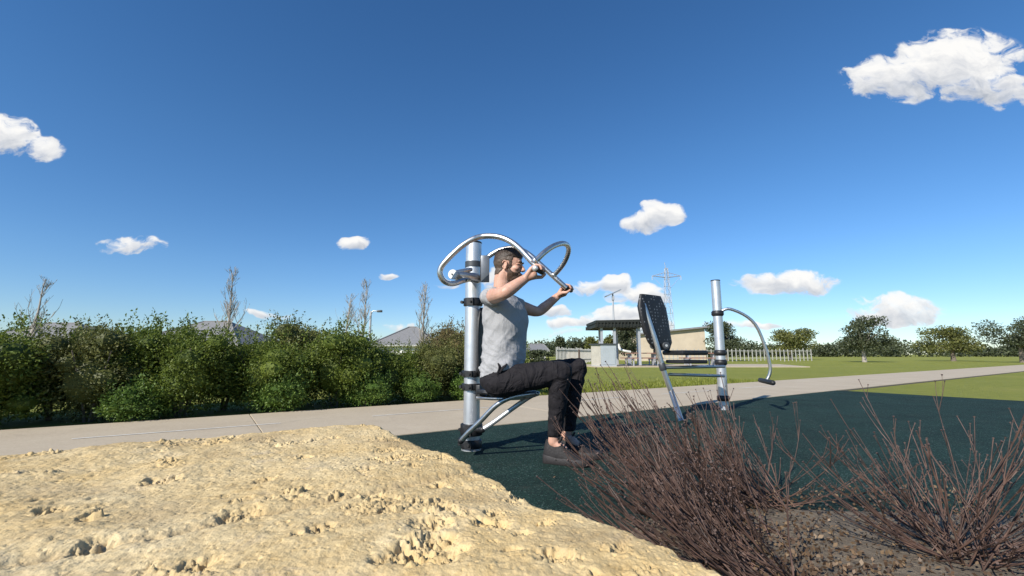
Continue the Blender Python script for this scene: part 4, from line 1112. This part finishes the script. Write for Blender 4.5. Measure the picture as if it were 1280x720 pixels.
for yy in (26.35,29.65): rf.box(((sxa+sxb)/2, yy, (zs0+zs1)/2-.14), (sxb-sxa+.1,.10,.22))
rf.build('roof', 'shelter_dark', shl, smooth=False)
for (px_, yy) in ((751.5,26.6),(767.5,26.6),(798,26.6),(749,29.4),(770,29.4),(796,29.4)):
    x = (px_-640)/FPX*yy; MB().box((x,yy,(zs0+zs1)/4), (.13,.13,(zs0+zs1)/2-.1)).build('post', 'pylon_grey', shl)
# tall light mast with solar panel
Y = 34; rt = thing('park_light', at(767,Y), 'tall thin mast with a tilted solar panel above the shelter', 'street lamp')
b0 = Vector(at(767,Y)); zt = hgt(367,Y)
MB().tube([b0, b0+Z_*zt], [.09,.055], 10).build('mast', 'pylon_grey', rt)
MB().box(b0+Z_*(zt+.02), (1.25,.7,.07), ry=R(-24)).build('solar_panel', 'solar', rt)
MB().box(b0+Z_*(zt-.35)+Vector((.0,-.1,0)), (.16,.2,.3)).build('battery_box', 'pylon_grey', rt)
# picnic tables
def picnic(px, Y, rz, label):
    b = Vector(at(px,Y,.012)); r = thing('picnic_table', b, label, 'picnic table', 'red brown picnic tables on the paving')
    Mz = Matrix.Rotation(rz,3,'Z')
    def bx(c, s_): 
        m_ = MB(); m_.box(b+Mz@Vector(c), s_, rz=rz); return m_
    bx((0,0,.74),(2.1,.78,.05)).build('table_top','table_red',r)
    for s in (-1,1):
        bx((0,s*.66,.45),(2.1,.28,.05)).build('bench','table_red',r)
        l = MB(); l.box(b+Mz@Vector((s*.75,0,.36)),(.08,.5,.70),rz=rz); l.box(b+Mz@Vector((s*.75,0,.38)),(.07,1.5,.06),rz=rz)
        for q in (-1,1): l.box(b+Mz@Vector((s*.75,q*.64,.21)),(.07,.07,.42),rz=rz)
        l.build('leg','pylon_grey',r)
picnic(800, 27.5, .1, 'red brown picnic table left of the leaning steel tube')
picnic(872, 28, -.1, 'red brown picnic table behind the second exercise machine')
# bollards / posts by paving
for i, px_ in enumerate((723, 816, 740)):
    p = Vector(at(px_, 30-i*1.5)); o = MB(); o.cyl(p, p+Z_*1.0, .06, 12, .02)
    tag(o.build('bollard', 'fence_brown', origin=p), ['short brown post in front of the pale fence','short brown post right of the picnic table','short brown post left of the grey cabinet'][i], 'bollard', 'short brown posts around the lawn')
p = Vector(at(817,32)); ps = thing('timber_pole', p, 'tall brown pole beside the beige building', 'pole'); MB().tube([p, p+Z_*hgt(405,32)], .09, 10).build('shaft', 'fence_brown', ps)
# beige building on the right
b = thing('building', at(822,52), 'plain beige building with a sloping roof edge beyond the picnic table', 'building')
x0 = at(793,50)[0]; x1 = at(880,50)[0]; zb_ = hgt(419,50)
bb_ = MB(); bb_.add([(x0,50,-.1),(x1,50,-.1),(x1,50,zb_+.8),(x0,50,zb_),(x0,58,-.1),(x1,58,-.1),(x1,58,zb_+.8),(x0,58,zb_)], [(0,1,2,3),(5,4,7,6),(4,0,3,7),(1,5,6,2),(3,2,6,7)])
bb_.build('wall', 'render_beige', b, smooth=False)
rb = MB(); rb.add([(x0-.4,49.6,zb_-.02),(x1+.4,49.6,zb_+.84),(x1+.4,58.4,zb_+.84),(x0-.4,58.4,zb_-.02),(x0-.4,49.6,zb_+.16),(x1+.4,49.6,zb_+1.02),(x1+.4,58.4,zb_+1.02),(x0-.4,58.4,zb_+.16)], [(0,3,2,1),(4,5,6,7),(0,1,5,4),(2,3,7,6),(1,2,6,5),(3,0,4,7)]); rb.build('roof', 'roof_tile', b, smooth=False)
# ------------------------------------------------------------------ power pylon
Y = 190; rt = thing('power_pylon', at(836,Y), 'pale steel lattice power pylon on the skyline', 'pylon')
b0 = Vector(at(836,Y)); H_ = hgt(331,Y); m_ = MB(); wb = 4.2
def leg_at(t, sx_, sy_): k = wb*(1-t)**.9*.5+.55*(t); return b0+Vector((sx_*k, sy_*k, H_*t*.96))
S4 = [(-1,-1),(1,-1),(1,1),(-1,1)]
for sxy in S4: m_.tube([leg_at(t,*sxy) for t in np.linspace(0,1,8)], .10, 4)
m_.build('legs', 'pylon_grey', rt); m_ = MB(); lv = [0,.18,.34,.48,.60,.70,.79,.87,.94,1.0]
for i in range(len(lv)-1):
    for k in range(4):
        a, b = S4[k], S4[(k+1)%4]; m_.tube([leg_at(lv[i],*a), leg_at(lv[i+1],*b)], .055, 3); m_.tube([leg_at(lv[i],*b), leg_at(lv[i+1],*a)], .055, 3); m_.tube([leg_at(lv[i+1],*a), leg_at(lv[i+1],*b)], .08, 3)
m_.build('bracing', 'pylon_grey', rt)
zarm = hgt(345,Y)
for s in (-1,1):
    a = MB(); tip = b0+Vector((s*6.2,0,zarm)); 
    for q in ((-.6,.4),(.6,.4),(0,2.6)):
        a.tube([b0+Vector((s*.5,q[0],zarm-1.0+q[1]*1.0)), tip], .12, 4)
    for t in (.25,.5,.75):
        p1_ = b0.lerp(tip,0)+Vector((s*(.5+5.7*t),0,0)); a.tube([Vector((p1_.x,b0.y,zarm-1.0+.4+t*.6)), Vector((p1_.x,b0.y,zarm+1.6-1.6*t))], .09, 3)
    ins = MB(); ins.tube([tip, tip-Z_*1.8], .14, 6)
    ao = a.build('cross_arm', 'pylon_grey', rt); ins.build('insulator', 'pylon_grey', ao)
    MB().tube([tip, b0+Vector((s*1.2,0,zarm-5.5))], .08, 3).build('stay', 'pylon_grey', ao)
MB().tube([b0+Vector((0,0,H_*.94)), b0+Vector((-.6,0,H_+1.0))], .12, 4).build('peak', 'pylon_grey', rt)
# ------------------------------------------------------------------ grass tufts at lawn edge
gp = []
B0 = A + N_*(wid)
for k in range(9000):
    u_ = random.uniform(1.2,9.5); v_ = abs(random.gauss(0,.9)); 
    if v_ > 4: continue
    q = B0 + U*u_ + N_*(v_+.0); 
    if (q - (hl+hu*2.9)).dot(hu) < .2 and q.x < .4: continue
    gp.append((q.x,q.y,-.03))
me = leaves_mesh('grass', np.array(gp), .07, np.tile([[0,0,2.2]],(len(gp),1)), .16, .4)
tag(add_obj('grass', me, 'grass_blade'), 'short yellow green grass along the far edge of the path', 'grass', kind='stuff')

# ------------------------------------------------------------------ far-off belt of trees on the horizon
P = []
for k in range(420):
    a = random.uniform(-1.05, 1.05); Yd = random.uniform(125, 150); X = math.tan(a)*Yd
    hh = (2.6+2.6*(noise.noise(Vector((X*.03,0,0)))+.5))*random.uniform(.7,1.1); ww = random.uniform(3,6)
    c = np.array([X, Yd, hh*.5]); d = rng.normal(size=(150,3)); d /= np.linalg.norm(d, axis=1, keepdims=True)
    P.append(c + d*np.array([ww, ww*.6, hh*.55])*(.5+.55*rng.random((150,1))))
P = np.vstack(P); P = P[P[:,2] > 0]
me = leaves_mesh('distant_trees', P, .75, None, .6, .4)
tag(add_obj('distant_trees', me, 'leaf_gum'), 'far off belt of dark trees along the horizon', 'trees', kind='stuff')

# ------------------------------------------------------------------ crumbs of stone and dry leaves on the mat
cr = MB()
for k in range(520):
    u_ = random.uniform(.1, LEN); off = -abs(random.gauss(0,.16))-.012
    p = org - eu*u_ + en*(float(np.interp(u_, exs, eys))+off); r_ = random.uniform(.0015,.0055)*(1 if random.random() < .9 else 1.8)
    cr.ell((p.x,p.y,r_*.5), (r_,r_*random.uniform(.6,1),r_*.7), Matrix.Rotation(random.uniform(0,3),3,'Z'), 6, 4)
tag(cr.build('stone_crumbs', 'limestone', smooth=False), 'small limestone crumbs lying on the green mat along the block', 'stone crumbs', kind='stuff')
n = 160; P = np.stack([rng.uniform(-.8,2.6,n), rng.uniform(1.6,5.2,n), np.full(n,.004)],1)
keep = [i for i in range(n) if (Vector(P[i])-A).dot(N_) < -.05 and (Vector(P[i])-org).dot(en) < float(np.interp((Vector(P[i])-org).dot(-eu), exs, eys))-.02]
me = leaves_mesh('fallen_leaves', P[keep], .022, np.tile([[0,0,.1]],(len(keep),1)), .5)
for v in me.vertices: v.co.z = .0015 + abs(v.co.z-.004)*.10
tag(add_obj('fallen_leaves', me, 'litter'), 'a few dry fallen leaves scattered over the green mat', 'leaf litter', kind='stuff')
